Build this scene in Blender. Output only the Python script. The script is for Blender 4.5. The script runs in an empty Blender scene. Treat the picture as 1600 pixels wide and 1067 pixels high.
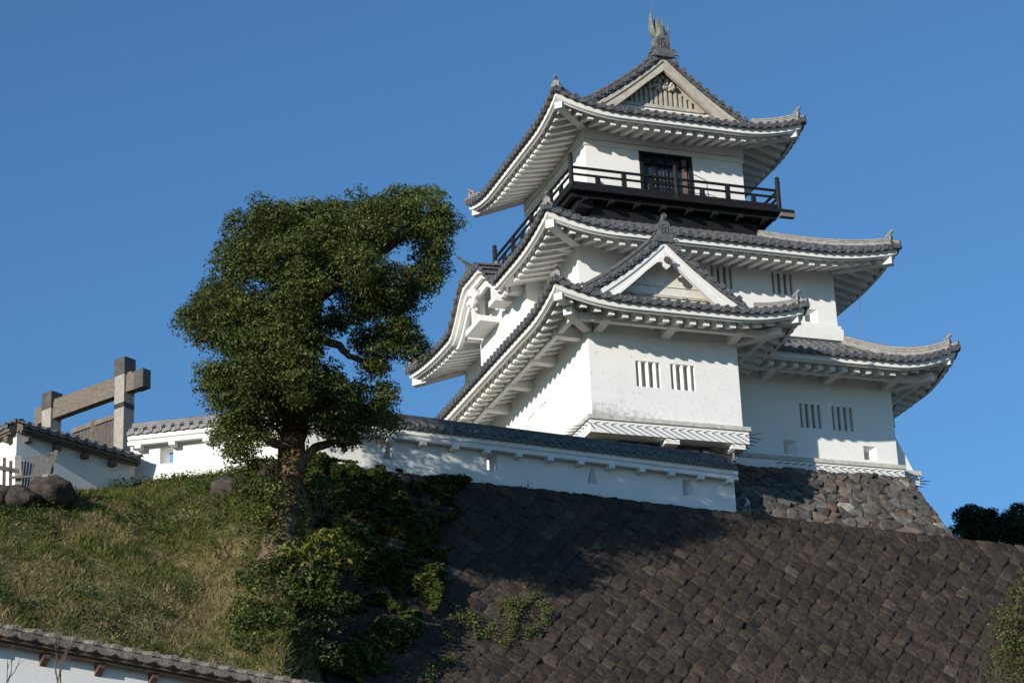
import bpy, math, random
import numpy as np
from mathutils import Vector, Matrix
R_ = math.radians
random.seed(7); rng = np.random.default_rng(11)
scene = bpy.context.scene
COL = scene.collection

# ------------------------------------------------------------------ camera, sky, sun, exposure
CAM = Vector((-31.216, -77.474, -30.125)); FPX = 3872.6; W, H = 1600.0, 1067.0
def cam_axes(yaw, pitch, roll):
    f = Vector((-math.sin(yaw)*math.cos(pitch), math.cos(yaw)*math.cos(pitch), math.sin(pitch)))
    r = f.cross(Vector((0, 0, 1))).normalized(); u = r.cross(f)
    c, s = math.cos(roll), math.sin(roll)
    return f, r*c+u*s, u*c-r*s
CF, CR, CU = cam_axes(-.35, .378, -.042)
cd = bpy.data.cameras.new("camera"); cam = bpy.data.objects.new("camera", cd); COL.objects.link(cam)
m = Matrix((CR, CU, -CF)).transposed().to_4x4(); m.translation = CAM; cam.matrix_world = m
cd.sensor_width = 36; cd.lens = 36*FPX/1600; cd.clip_start = .5; cd.clip_end = 5000
scene.camera = cam

SUN = Vector((1.5, 1.0, -.48)).normalized()
w = bpy.data.worlds.new("World"); scene.world = w; w.use_nodes = True
nt = w.node_tree; bg = nt.nodes['Background']
sky = nt.nodes.new('ShaderNodeTexSky'); sky.sky_type = 'NISHITA'; sky.sun_disc = False
sky.sun_elevation = math.asin(-SUN.z); sky.sun_rotation = math.atan2(-SUN.x, -SUN.y)
sky.altitude = 0; sky.air_density = 1.0; sky.dust_density = 0.0; sky.ozone_density = 4.0
tint = nt.nodes.new('ShaderNodeMixRGB'); tint.blend_type = 'MULTIPLY'; tint.inputs[0].default_value = 1; tint.inputs[2].default_value = (.74, .985, 1.10, 1)
nt.links.new(sky.outputs[0], tint.inputs[1]); nt.links.new(tint.outputs[0], bg.inputs[0]); bg.inputs[1].default_value = .12
sl = bpy.data.lights.new("sun", 'SUN'); sl.energy = 4.7; sl.angle = R_(.5); sl.color = (1, .93, .82)
so = bpy.data.objects.new("sun", sl); COL.objects.link(so); so.rotation_euler = SUN.to_track_quat('-Z', 'Y').to_euler()
scene.view_settings.view_transform = 'Standard'; scene.view_settings.look = 'None'
scene.view_settings.exposure = 0.15; scene.view_settings.gamma = 1

def at(a, b, x=None, y=None, z=None):
    """3-D point on a plane seen at picture position a, b (used to read positions off the plan)"""
    d = CF+CR*((a-W/2)/FPX)-CU*((b-H/2)/FPX)
    if x is not None: k = (x-CAM.x)/d.x
    elif y is not None: k = (y-CAM.y)/d.y
    else: k = (z-CAM.z)/d.z
    return CAM+d*k
def at_plane(a, b, P, N):
    d = CF+CR*((a-W/2)/FPX)-CU*((b-H/2)/FPX)
    return CAM+d*((P-CAM).dot(N)/d.dot(N))

# ------------------------------------------------------------------ materials
def mat(name, base, rough=.8, var=.15, scale=6, spec=.3, bump=0, bscale=40, attr=False, stain=None, metal=0, warm=None, trans=0, stretch=None):
    mt = bpy.data.materials.new(name); mt.use_nodes = True
    n = mt.node_tree.nodes; l = mt.node_tree.links; bs = n['Principled BSDF']
    bs.inputs['Roughness'].default_value = rough; bs.inputs['Specular IOR Level'].default_value = spec
    bs.inputs['Metallic'].default_value = metal
    tc = n.new('ShaderNodeTexCoord'); src = tc.outputs['Object']
    if stretch:
        mp = n.new('ShaderNodeMapping'); mp.inputs['Scale'].default_value = stretch; l.new(src, mp.inputs[0]); src = mp.outputs[0]
    no = n.new('ShaderNodeTexNoise'); no.inputs['Scale'].default_value = scale; no.inputs['Detail'].default_value = 6; l.new(src, no.inputs['Vector'])
    cr = n.new('ShaderNodeValToRGB'); l.new(no.outputs['Fac'], cr.inputs[0])
    lo = tuple(c*(1-var) for c in base); hi = tuple(min(1, c*(1+var)) for c in (warm or base))
    cr.color_ramp.elements[0].position = .3; cr.color_ramp.elements[1].position = .7
    cr.color_ramp.elements[0].color = (*lo, 1); cr.color_ramp.elements[1].color = (*hi, 1)
    out = cr.outputs[0]
    if attr:
        at_ = n.new('ShaderNodeAttribute'); at_.attribute_name = 'Col'
        mx = n.new('ShaderNodeMixRGB'); mx.blend_type = 'MULTIPLY'; mx.inputs[0].default_value = 1
        l.new(out, mx.inputs[1]); l.new(at_.outputs['Color'], mx.inputs[2]); out = mx.outputs[0]
    if stain:   # list of (colour, noise scale, threshold, mapping scale, strength)
        for (col, sc, th, ms, st) in stain:
            mp = n.new('ShaderNodeMapping'); mp.inputs['Scale'].default_value = ms; l.new(tc.outputs['Object'], mp.inputs[0])
            n2 = n.new('ShaderNodeTexNoise'); n2.inputs['Scale'].default_value = sc; n2.inputs['Detail'].default_value = 8; n2.inputs['Roughness'].default_value = .65
            l.new(mp.outputs[0], n2.inputs['Vector'])
            r2 = n.new('ShaderNodeValToRGB'); r2.color_ramp.elements[0].position = th; r2.color_ramp.elements[1].position = min(1, th+.16)
            r2.color_ramp.elements[1].color = (st, st, st, 1); l.new(n2.outputs['Fac'], r2.inputs[0])
            mx = n.new('ShaderNodeMixRGB'); l.new(r2.outputs[0], mx.inputs[0]); l.new(out, mx.inputs[1]); mx.inputs[2].default_value = (*col, 1); out = mx.outputs[0]
    l.new(out, bs.inputs['Base Color'])
    if bump:
        nb = n.new('ShaderNodeTexNoise'); nb.inputs['Scale'].default_value = bscale; nb.inputs['Detail'].default_value = 5; l.new(src, nb.inputs['Vector'])
        bp = n.new('ShaderNodeBump'); bp.inputs['Strength'].default_value = bump; bp.inputs['Distance'].default_value = .05
        l.new(nb.outputs['Fac'], bp.inputs['Height']); l.new(bp.outputs[0], bs.inputs['Normal'])
    if trans:
        tr = n.new('ShaderNodeBsdfTranslucent'); l.new(out, tr.inputs[0])
        ms = n.new('ShaderNodeMixShader'); ms.inputs[0].default_value = trans
        l.new(bs.outputs[0], ms.inputs[1]); l.new(tr.outputs[0], ms.inputs[2]); l.new(ms.outputs[0], n['Material Output'].inputs[0])
    return mt
M = {}
M['plaster'] = mat('plaster', (.80, .79, .765), .9, .03, 1.2, .15, .05, 9, stain=[((.55, .54, .50), 1.3, .60, (1, 1, .25), .22), ((.48, .47, .43), 2.6, .62, (1.6, 1.6, .18), .20)])
def mould(mt):
    n = mt.node_tree.nodes; l = mt.node_tree.links; bs = n['Principled BSDF']; src = bs.inputs['Base Color'].links[0].from_socket
    g = n.new('ShaderNodeTexCoord'); sp = n.new('ShaderNodeSeparateXYZ'); l.new(g.outputs['Object'], sp.inputs[0])
    def rng_(sock, a, b):
        m_ = n.new('ShaderNodeMapRange'); m_.inputs[1].default_value = a; m_.inputs[2].default_value = b; m_.clamp = True; l.new(sock, m_.inputs[0]); return m_.outputs[0]
    a = rng_(sp.outputs[2], .95, .0); b = rng_(sp.outputs[0], 3.6, .1); c = rng_(sp.outputs[1], .06, .02); d = rng_(sp.outputs[0], -.05, .02)
    no = n.new('ShaderNodeTexNoise'); no.inputs['Scale'].default_value = 5; no.inputs['Detail'].default_value = 10; no.inputs['Roughness'].default_value = .75; l.new(g.outputs['Object'], no.inputs['Vector'])
    def mul(x, y, op='MULTIPLY'):
        m_ = n.new('ShaderNodeMath'); m_.operation = op; l.new(x, m_.inputs[0]); (l.new(y, m_.inputs[1]) if not isinstance(y, float) else setattr(m_.inputs[1], 'default_value', y)); return m_.outputs[0]
    k = mul(mul(a, a), b); k = mul(mul(k, c), d); k = mul(k, .42); k = mul(k, no.outputs[0], 'ADD'); k = rng_(k, .54, .80)
    k = mul(k, mul(c, d)); k = mul(k, .75)
    mx = n.new('ShaderNodeMixRGB'); l.new(k, mx.inputs[0]); l.new(src, mx.inputs[1]); mx.inputs[2].default_value = (.26, .26, .24, 1); l.new(mx.outputs[0], bs.inputs['Base Color']); return mt

M['plaster_wood'] = mat('plastered_timber', (.78, .765, .73), .85, .05, 2.5, .2, .04, 12, stain=[((.50, .47, .42), 3.0, .62, (1, 1, 1), .5)])
M['ledge'] = mat('weathered_ledge', (.50, .49, .45), .9, .2, 5, .2, .2, 30, stain=[((.24, .23, .21), 2.2, .56, (1, 1, 1), .8)])
M['tile'] = mat('roof_tile', (.10, .10, .106), .48, .40, 4, .5, .15, 30, warm=(.115, .113, .115), stain=[((.20, .185, .165), 6.0, .66, (1, 1, 1), .5)])
M['ridge'] = mat('ridge_tile', (.215, .208, .20), .6, .3, 5, .4, .3, 22, stain=[((.10, .10, .10), 6.0, .58, (1, 1, 3), .7)])
M['oldtile'] = mat('mossy_tile', (.20, .17, .14), .8, .35, 6, .3, .5, 18, stain=[((.075, .08, .03), 3.0, .58, (1, 1, 1), .8), ((.36, .32, .27), 7.0, .63, (1, 1, 1), .6)])
M['gablewood'] = mat('weathered_gable', (.46, .42, .35), .85, .18, 4, .2, .2, 25, stain=[((.25, .23, .20), 3.0, .58, (1, 1, 1), .7)])
M['gableplaster'] = mat('old_plaster', (.68, .665, .62), .9, .12, 3, .15, .1, 14, stain=[((.36, .34, .3), 2.4, .55, (1, 1, .6), .6)])
M['black'] = mat('black_timber', (.012, .012, .012), .6, .4, 8, .25, .2, 30, stain=[((.07, .055, .04), 9.0, .68, (1, 1, 1), .35)])
M['greywood'] = mat('grey_wood', (.185, .16, .135), .85, .3, 5, .2, .4, 8, stretch=(6, 6, 1), stain=[((.11, .095, .08), 2.5, .55, (2, 2, 1), .7)])
M['beamwood'] = mat('beam_wood', (.175, .148, .12), .85, .35, 5, .2, .5, 8, stretch=(1, 1, 9), stain=[((.30, .26, .2), 2.5, .6, (.6, .6, 6), .6), ((.08, .07, .06), 2.5, .6, (.6, .6, 7), .7)])
M['palewood'] = mat('pale_wood', (.33, .305, .27), .85, .3, 5, .2, .3, 8, stretch=(7, 7, 1))
M['brownwood'] = mat('brown_wood', (.115, .078, .055), .75, .3, 6, .25, .3, 20)
M['darkwood'] = mat('dark_wood', (.12, .105, .09), .8, .35, 6, .25, .3, 20, stain=[((.26, .23, .19), 4, .6, (1, 1, 1), .5)])
M['metal'] = mat('patina_metal', (.085, .078, .07), .55, .3, 4, .5, .1, 20, stain=[((.19, .115, .085), 2.2, .55, (3, 3, .5), .6), ((.13, .16, .14), 3, .62, (3, 3, .6), .6)], metal=.3)
M['bronze'] = mat('verdigris_bronze', (.15, .16, .13), .6, .3, 9, .5, .3, 30, stain=[((.08, .075, .06), 4, .58, (1, 1, 1), .7)])
M['iron'] = mat('iron', (.03, .028, .027), .5, .2, 8, .5)
M['glass'] = mat('dark_glass', (.016, .026, .05), .08, .3, 2, .7)
M['shoji'] = mat('window_panel', (.50, .455, .39), .8, .15, 4)
M['orange'] = mat('reddish_board', (.20, .12, .10), .7, .3, 5)
M['tan'] = mat('tan_board', (.46, .33, .18), .8, .15, 4, stain=[((.30, .2, .1), 3, .55, (1, 1, 1), .5)])
M['stone'] = mat('rubble_stone', (.62, .62, .62), .85, .30, 5, .25, .5, 22, attr=True)
M['darkstone'] = mat('dark_basalt', (.62, .60, .58), .9, .35, 6, .2, .6, 16, attr=True, stain=[((.30, .29, .25), 9.0, .72, (1, 1, 1), .6)])
M['rock'] = mat('boulder_rock', (.070, .058, .050), .95, .45, 4, .1, 1.0, 14, stain=[((.17, .13, .12), 4, .6, (1, 1, 1), .6)])
M['bark'] = mat('bark', (.155, .108, .075), .95, .45, 5, .1, 1.0, 9, stretch=(2, 2, .7), stain=[((.24, .165, .12), 3.0, .58, (1, 1, 1), .7)])
M['leaf'] = mat('leaf', (1, 1, 1), .55, .12, 2, .25, attr=True, trans=.25)
M['grass'] = mat('grass_blade', (1, 1, 1), .8, .1, 2, .1, attr=True, trans=.25)
M['soil'] = mat('hill_soil', (.075, .07, .032), .95, .35, 1.6, .1, .6, 8, warm=(.15, .125, .062), stain=[((.045, .065, .018), 1.3, .52, (1, 1, 1), .8)])
M['ground'] = mat('ground', (.14, .125, .10), .95, .3, .4, .1)
M['twig'] = mat('twig', (.11, .08, .065), .9, .3, 5)
M['paint'] = mat('lamp_grey', (.14, .18, .21), .4, .1, 3, .5)
M['blue'] = mat('blue_board', (.08, .20, .42), .6, .1, 3)

# ------------------------------------------------------------------ mesh tools
def V(*a): return Vector(a)
class MB:
    def __init__(s): s.v = []; s.f = []
    def add(s, vs, fs):
        o = len(s.v); s.v += [tuple(p) for p in vs]; s.f += [tuple(i+o for i in f) for f in fs]
    def quad(s, a, b, c, d): s.add([a, b, c, d], [(0, 1, 2, 3)])
    def grid(s, rows, skip=None):
        o = len(s.v); n = len(rows[0])
        for r in rows: s.v += [tuple(p) for p in r]
        for i in range(len(rows)-1):
            for j in range(n-1):
                if skip and skip(i, j): continue
                s.f.append((o+i*n+j, o+i*n+j+1, o+(i+1)*n+j+1, o+(i+1)*n+j))
    def box(s, x0, y0, z0, x1, y1, z1, bev=0):
        s.add([(x0, y0, z0), (x1, y0, z0), (x1, y1, z0), (x0, y1, z0), (x0, y0, z1), (x1, y0, z1), (x1, y1, z1), (x0, y1, z1)],
              [(3, 2, 1, 0), (4, 5, 6, 7), (0, 1, 5, 4), (1, 2, 6, 5), (2, 3, 7, 6), (3, 0, 4, 7)])
    def bar(s, P, Q, wd, ht, up=V(0, 0, 1), dz=0):
        """rectangular bar from P to Q, section wd wide and ht high, centred on the line (dz shifts up)"""
        P = Vector(P); Q = Vector(Q); d = (Q-P).normalized(); sd = d.cross(up).normalized(); uu = up if abs(d.dot(up)) < .9 else V(0, 1, 0)
        if abs(d.dot(up)) >= .9: sd = V(1, 0, 0)
        a = sd*(wd/2); b = uu*(ht/2); c = uu*dz
        vs = [P-a-b+c, P+a-b+c, P+a+b+c, P-a+b+c, Q-a-b+c, Q+a-b+c, Q+a+b+c, Q-a+b+c]
        s.add(vs, [(0, 1, 2, 3), (7, 6, 5, 4), (0, 4, 5, 1), (1, 5, 6, 2), (2, 6, 7, 3), (3, 7, 4, 0)])
    def sweep(s, pts, sec, closed=True, cap=True, side=None):
        """section points (lateral, up) carried along a polyline, up = world z"""
        rows = []
        pts = [Vector(p) for p in pts]
        for i, p in enumerate(pts):
            d = (pts[min(i+1, len(pts)-1)]-pts[max(i-1, 0)]); d.z = 0
            if d.length < 1e-6: d = V(0, 1, 0)
            d.normalize(); sd = V(d.y, -d.x, 0)
            r = [p+sd*a+V(0, 0, b) for a, b in sec]
            if closed: r.append(r[0])
            rows.append(r)
        s.grid(rows)
        if cap and closed:
            n = len(sec); s.add(rows[0][:n], [tuple(range(n))]); s.add(rows[-1][:n], [tuple(range(n))[::-1]])
    def tube(s, pts, rad, n=8, cap=True, flat=1.0):
        pts = [Vector(p) for p in pts]
        if not isinstance(rad, (list, tuple)): rad = [rad]*len(pts)
        rows = []; ref = None
        for i, p in enumerate(pts):
            d = (pts[min(i+1, len(pts)-1)]-pts[max(i-1, 0)]).normalized()
            if ref is None: ref = V(0, 0, 1) if abs(d.z) < .9 else V(1, 0, 0)
            a = d.cross(ref).normalized(); b = a.cross(d).normalized(); ref = b
            r = [p+(a*math.cos(2*math.pi*k/n)+b*math.sin(2*math.pi*k/n)*flat)*rad[i] for k in range(n)]; r.append(r[0]); rows.append(r)
        s.grid(rows)
        if cap: s.add(rows[0][:n], [tuple(range(n))]); s.add(rows[-1][:n], [tuple(range(n))[::-1]])
    def disc(s, c, nrm, r, n=12, th=.04):
        """round tile end with raised rim"""
        c = Vector(c); nrm = Vector(nrm).normalized(); a = nrm.cross(V(0, 0, 1)).normalized(); b = a.cross(nrm)
        def ring(rr, off): return [c+nrm*off+(a*math.cos(2*math.pi*k/n)+b*math.sin(2*math.pi*k/n))*rr for k in range(n+1)]
        s.grid([ring(r, -th), ring(r, 0), ring(r*.74, 0), ring(r*.68, -.018), ring(r*.30, -.018), ring(r*.22, 0), ring(.001, 0)])
    def prism(s, poly, A, B, N, O, th):
        """extrude 2-D polygon (a,b) in plane A,B at O by N*th"""
        f = [O+A*a+B*b for a, b in poly]; g = [p+N*th for p in f]; n = len(poly)
        s.add(f+g, [tuple(range(n))[::-1], tuple(range(n, 2*n))]+[(i, (i+1) % n, n+(i+1) % n, n+i) for i in range(n)])
    def build(s, name, mt, parent=None, label=None, smooth=False, cols=None):
        me = bpy.data.meshes.new(name); me.from_pydata(s.v, [], s.f); me.update()
        if smooth:
            me.polygons.foreach_set('use_smooth', [True]*len(me.polygons))
        o = bpy.data.objects.new(name, me); COL.objects.link(o); me.materials.append(mt)
        if parent: o.parent = parent
        if label: o['label'] = label
        return o
def npmesh(name, verts, k, mt, cols=None, parent=None, smooth=False):
    """mesh of N faces with k own corners each (N*k verts), one colour per face"""
    n = len(verts)//k; me = bpy.data.meshes.new(name)
    me.vertices.add(n*k); me.vertices.foreach_set('co', verts.astype(np.float32).ravel())
    me.loops.add(n*k); me.loops.foreach_set('vertex_index', np.arange(n*k, dtype=np.int32))
    me.polygons.add(n); me.polygons.foreach_set('loop_start', (np.arange(n)*k).astype(np.int32)); me.polygons.foreach_set('loop_total', np.full(n, k, np.int32))
    if cols is not None:
        ca = me.color_attributes.new('Col', 'FLOAT_COLOR', 'POINT')
        c = np.ones((n, k, 4), np.float32); c[:, :, :3] = cols[:, None, :]; ca.data.foreach_set('color', c.ravel())
    me.update(); me.validate()
    o = bpy.data.objects.new(name, me); COL.objects.link(o); me.materials.append(mt)
    if parent: o.parent = parent
    return o
def tag(o, label=None, cat=None, group=None, kind=None):
    if label: o['label'] = label
    if cat: o['category'] = cat
    if group: o['group'] = group
    if kind: o['kind'] = kind
    return o
def thing(name, label, cat, loc=(0, 0, 0), rz=0, group=None):
    o = bpy.data.objects.new(name, None); COL.objects.link(o); o.location = loc; o.rotation_euler = (0, 0, rz)
    return tag(o, label, cat, group)
def adopt(root):
    """children were modelled in world coordinates: keep them there"""
    bpy.context.view_layer.update()
    inv = root.matrix_world.inverted()
    for c in root.children: c.matrix_parent_inverse = inv

def wall_grid(mb, O, U, Wd, Ht, holes, N, depth):
    """vertical wall face with rectangular openings (u0,v0,u1,v1) and their reveals going in by depth; N points outward"""
    us = sorted({0, Wd, *[h[0] for h in holes], *[h[2] for h in holes]}); vs = sorted({0, Ht, *[h[1] for h in holes], *[h[3] for h in holes]})
    Z = V(0, 0, 1)
    for i in range(len(us)-1):
        for j in range(len(vs)-1):
            cu = (us[i]+us[i+1])/2; cv = (vs[j]+vs[j+1])/2
            if any(h[0] < cu < h[2] and h[1] < cv < h[3] for h in holes): continue
            mb.quad(O+U*us[i]+Z*vs[j], O+U*us[i+1]+Z*vs[j], O+U*us[i+1]+Z*vs[j+1], O+U*us[i]+Z*vs[j+1])

# ------------------------------------------------------------------ tiled roof slopes
SP = .385
def cfun(x): return max(0, 1-x/.85)**2
class Slope:
    """one roof slope. O corner on the tile edge, a along the eave, b inwards, h(t) height profile"""
    def __init__(s, O, a, b, L, z0, h, R, Rl, Rr, A, E, bump=None):
        s.O = Vector((*O, 0)); s.a = Vector((*a, 0)); s.b = Vector((*b, 0)); s.L = L; s.z0 = z0; s.h = h; s.R = R; s.Rl = Rl; s.Rr = Rr; s.A = A; s.E = E; s.bump = bump
    def lift(s, q):
        v = 0
        if s.Rl: v += cfun(q/s.Rl)
        if s.Rr: v += cfun((s.L-q)/s.Rr)
        return s.A*v
    def z(s, q, t):
        v = s.z0+s.h(t)+s.lift(q)*max(0, 1-t/s.R)
        if s.bump:
            k = s.bump(q)
            if k > .01: v = max(v, s.z0+k+.04*t)
        return v
    def P(s, q, t, dz=0): return s.O+s.a*q+s.b*t+V(0, 0, s.z(q, t)+dz)
    def under(s, q, t):
        v = 0
        if s.Rl: v += cfun(max(0, q-t)/s.Rl)
        if s.Rr: v += cfun(max(0, s.L-q-t)/s.Rr)
        k = s.bump(q) if s.bump else 0
        return s.z0-.36+.20*t+s.A*v*(1-.45*t/s.E)+k
    def PU(s, q, t, dz=0): return s.O+s.a*q+s.b*t+V(0, 0, s.under(q, t)+dz)
    def tiles(s, mb, segs):
        for (s0, s1, t1) in segs:
            n = max(1, int(round((s1-s0)/(SP/2)))); rows = []
            for i in range(n+1):
                q = s0+(s1-s0)*i/n; qq = min(max(q, s0+1e-4), s1-1e-4); tm = max(.001, t1(qq))
                rows.append([s.P(q, tm*j/10) for j in range(11)])
            mb.grid(rows)
            j0 = math.ceil(s0/SP-.5); q = (j0+.5)*SP
            while q < s1:
                tm = t1(q)
                if tm > .12: s.roll(mb, q, tm)
                q += SP
        # pendant lips under the tile edge, closed back to the fascia
        n = int(s.L/SP*4); top = []; bot = []; bak = []
        for i in range(n+1):
            q = s.L*i/n; ph = (q/SP-.5) % 1; dr = .06+.12*abs(math.sin(math.pi*ph))
            p = s.P(q, 0); top.append(p+V(0, 0, .01)-s.b*.02); bot.append(p-V(0, 0, dr)-s.b*.02); bak.append(s.P(min(max(q, .2), s.L-.2), .2)-V(0, 0, .14))
        mb.grid([top, bot, bak])
    def roll(s, mb, q, tm, r0=.10):
        nt_ = max(1, int(tm/.33)); pts = []
        for k in range(nt_):
            ta = tm*k/nt_; tb = tm*(k+1)/nt_
            pts.append((ta, r0*1.05)); pts.append((tb-.004, r0*.86))
        rows = []
        for (t, r) in pts:
            c = s.P(q, t, .012)
            rows.append([c+s.a*(math.cos(an)*r)+V(0, 0, math.sin(an)*r) for an in [math.pi*(k/6) for k in range(7)]])
        mb.grid(rows)
        mb.disc(s.P(q, 0, -.005)-s.b*.05, -s.b, .118, 14, .07)
    def fascia(s, mb, extra=None):
        n = max(8, int(s.L/.25)); prof = [(.17, -.06), (.15, -.10), (.15, -.34), (.20, -.34), (.20, -.36), (.26, -.36), (.26, -.40), (.34, -.40)]
        rows = []
        for i in range(n+1):
            q = s.L*i/n; r = []
            for (t, dz) in prof:
                qq = min(max(q, t), s.L-t) if (s.Rl and s.Rr) else (max(q, t) if s.Rl else (min(q, s.L-t) if s.Rr else q))
                r.append(s.O+s.a*qq+s.b*t+V(0, 0, s.z(q, 0)+dz))
            rows.append(r)
        mb.grid(rows)
        if extra:
            for (q0, q1) in extra:
                for (t, d0, d1) in ((.32, -.36, -.58), (.50, -.58, -.95)):
                    rows = []
                    for i in range(41):
                        q = q0+(q1-q0)*i/40; e = math.sin(math.pi*i/40)**.35
                        z = s.z(q, 0); rows.append([s.O+s.a*q+s.b*t+V(0, 0, z+d0+.1), s.O+s.a*q+s.b*(t-.03)+V(0, 0, z+d0*e-(1-e)*.34), s.O+s.a*q+s.b*(t-.03)+V(0, 0, z+d1*e-(1-e)*.34), s.O+s.a*q+s.b*(t+.12)+V(0, 0, z+d1*e-(1-e)*.34)])
                    mb.grid(rows)
    def soffit(s, mb, t_end=None):
        te = t_end or s.E+.02; n = max(10, int(s.L/.25)); rows = []
        for i in range(n+1):
            r = []
            for j in range(7):
                t = .3+(te-.3)*j/6; lo = t if s.Rl else 0; hi = s.L-(t if s.Rr else 0)
                q = lo+(hi-lo)*i/n; r.append(s.PU(q, t))
            rows.append(r)
        mb.grid(rows)
    def rafters(s, spacing, q0, q1, make, w_=.22, h_=.31, te=.46, skip=None):
        n = max(1, int(round((q1-q0)/spacing))); sp = (q1-q0)/n
        for i in range(n+1):
            q = q0+sp*i
            if skip and skip(q): continue
            ti = s.E+.05
            if s.Rl: ti = min(ti, q)
            if s.Rr: ti = min(ti, s.L-q)
            if ti < te+.12: continue
            A_ = s.PU(q, te); B_ = s.PU(q, ti); mb = MB()
            a = s.a*(w_/2); z = V(0, 0, 1)
            mb.add([A_-a+z*.03, A_+a+z*.03, B_+a+z*.03, B_-a+z*.03, A_-a-z*h_, A_+a-z*h_, B_+a-z*h_, B_-a-z*h_], [(0, 1, 2, 3), (7, 6, 5, 4), (0, 4, 5, 1), (1, 5, 6, 2), (2, 6, 7, 3), (3, 7, 4, 0)])
            make(mb)
def hip_rafter(S, end_l=True, te=.30, w_=.32, h_=.42):
    """corner rafter along the diagonal at the left end (q=t) or right end of slope S"""
    mb = MB(); q = lambda t: t if end_l else S.L-t
    P = S.PU(q(te), te); Q = S.PU(q(S.E), S.E); d = (Q-P); d.z = 0; d.normalize(); sd = V(d.y, -d.x, 0)*(w_/2); z = V(0, 0, 1)
    mb.add([P-sd+z*.05, P+sd+z*.05, Q+sd+z*.05, Q-sd+z*.05, P-sd-z*h_, P+sd-z*h_, Q+sd-z*h_, Q-sd-z*h_], [(0, 1, 2, 3), (7, 6, 5, 4), (0, 4, 5, 1), (1, 5, 6, 2), (2, 6, 7, 3), (3, 7, 4, 0)])
    return mb
RSEC = [(-.17, -.10), (-.17, .07), (-.14, .07), (-.14, .14), (-.17, .14), (-.17, .19), (-.13, .19), (-.13, .25), (-.16, .25), (-.16, .29), (-.08, .30), (-.075, .36), (-.04, .40), (0, .415), (.04, .40), (.075, .36), (.08, .30), (.16, .29), (.16, .25), (.13, .25), (.13, .19), (.17, .19), (.17, .14), (.14, .14), (.14, .07), (.17, .07), (.17, -.10)]
def ridge_sec(k=1, kz=1): return [(a*k, b*kz) for a, b in RSEC]
def hip_end(mb, P, d, s=1.0):
    """finial at a corner: small mask plate, two round tile ends pointing out, d horizontal outward"""
    d = Vector(d).normalized(); sd = V(d.y, -d.x, 0); z = V(0, 0, 1)
    pl = [(-.20, -.12), (.20, -.12), (.24, .05), (.17, .12), (.18, .32), (.10, .42), (-.10, .42), (-.18, .32), (-.17, .12), (-.24, .05)]
    mb.prism([(a*s, b*s) for a, b in pl], sd, z, d, P, .10*s)
    for sgn in (-1, 1):
        c = P+sd*(sgn*.22*s)+z*.0+d*.05
        mb.tube([c+(sd*math.cos(t)+z*math.sin(t))*(.10-.012*k)*s+d*.05 for k, t in enumerate([sgn*i*.9 for i in range(7)])], .035*s, 5)
    A = P+z*(.36*s)-d*.15; B = P+z*(.62*s)+d*(.14*s)
    mb.tube([A, B], .085*s, 10); mb.disc(B+(B-A).normalized()*.02, (B-A).normalized(), .098*s, 12, .03)
    A = P+z*(-.02*s); B = P+z*(.08*s)+d*(.20*s)
    mb.tube([A, B], .085*s, 10); mb.disc(B+(B-A).normalized()*.02, (B-A).normalized(), .098*s, 12, .03)
def oni(mb, P, d, s=1.0, bird=True):
    """large ridge-end tile with arched field, mask relief and scroll feet"""
    d = Vector(d).normalized(); sd = V(d.y, -d.x, 0); z = V(0, 0, 1)
    pl = [(-.36, -.2), (.36, -.2), (.34, .05), (.25, .12), (.24, .52), (.15, .64), (-.15, .64), (-.24, .52), (-.25, .12), (-.34, .05)]
    mb.prism([(a*s, b*s) for a, b in pl], sd, z, d, P, .14*s)
    arch = [(math.cos(t)*.13, .38+math.sin(t)*.13) for t in [math.pi*i/8 for i in range(9)]]
    fr = [(.13, .10)]+arch+[(-.13, .10)]
    mb.tube([P+sd*(a*s)+z*(b*s)+d*(.15*s) for a, b in fr], .022*s, 5)
    for (a, b, r) in ((-.045, .38, .035), (.045, .38, .035), (0, .30, .045), (0, .22, .06), (-.06, .17, .035), (.06, .17, .035)):
        c = P+sd*(a*s)+z*(b*s)+d*(.15*s); mb.tube([c-d*.02, c+d*.02*s, c+d*.035*s], [r*s, r*s*.8, r*s*.2], 7)
    for sgn in (-1, 1):
        for (cx_, cz_, rr) in ((.33, .02, .13), (.46, -.16, .12), (.24, -.06, .09)):
            c = P+sd*(sgn*cx_*s)+z*(cz_*s)+d*(.08*s)
            mb.tube([c+(sd*math.cos(t)*sgn+z*math.sin(t))*(rr*(1-k*.1))*s for k, t in enumerate([i*.75 for i in range(9)])], .035*s, 5)
    if bird:
        A = P+z*(.60*s)-d*.1; B = P+z*(.82*s)+d*(.18*s)
        mb.tube([A, B], .10*s, 10); mb.disc(B+(B-A).normalized()*.02, d, .115*s, 12, .05)

# ================================================================== CASTLE KEEP
keep = thing('castle_keep', 'white plastered three-storey Japanese castle keep with grey tiled roofs, black balcony and front turret', 'castle', (6, 9, 0))
raft_n = [0]; stuff_raft = MB()
def raft_maker(parent):
    def mk(mb):
        if raft_n[0] < 100:
            raft_n[0] += 1; mb.build('rafter', M['plaster_wood'], parent)
        else: stuff_raft.add(mb.v, mb.f)
    return mk
Z = V(0, 0, 1); X = V(1, 0, 0); Y = V(0, 1, 0)

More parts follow.
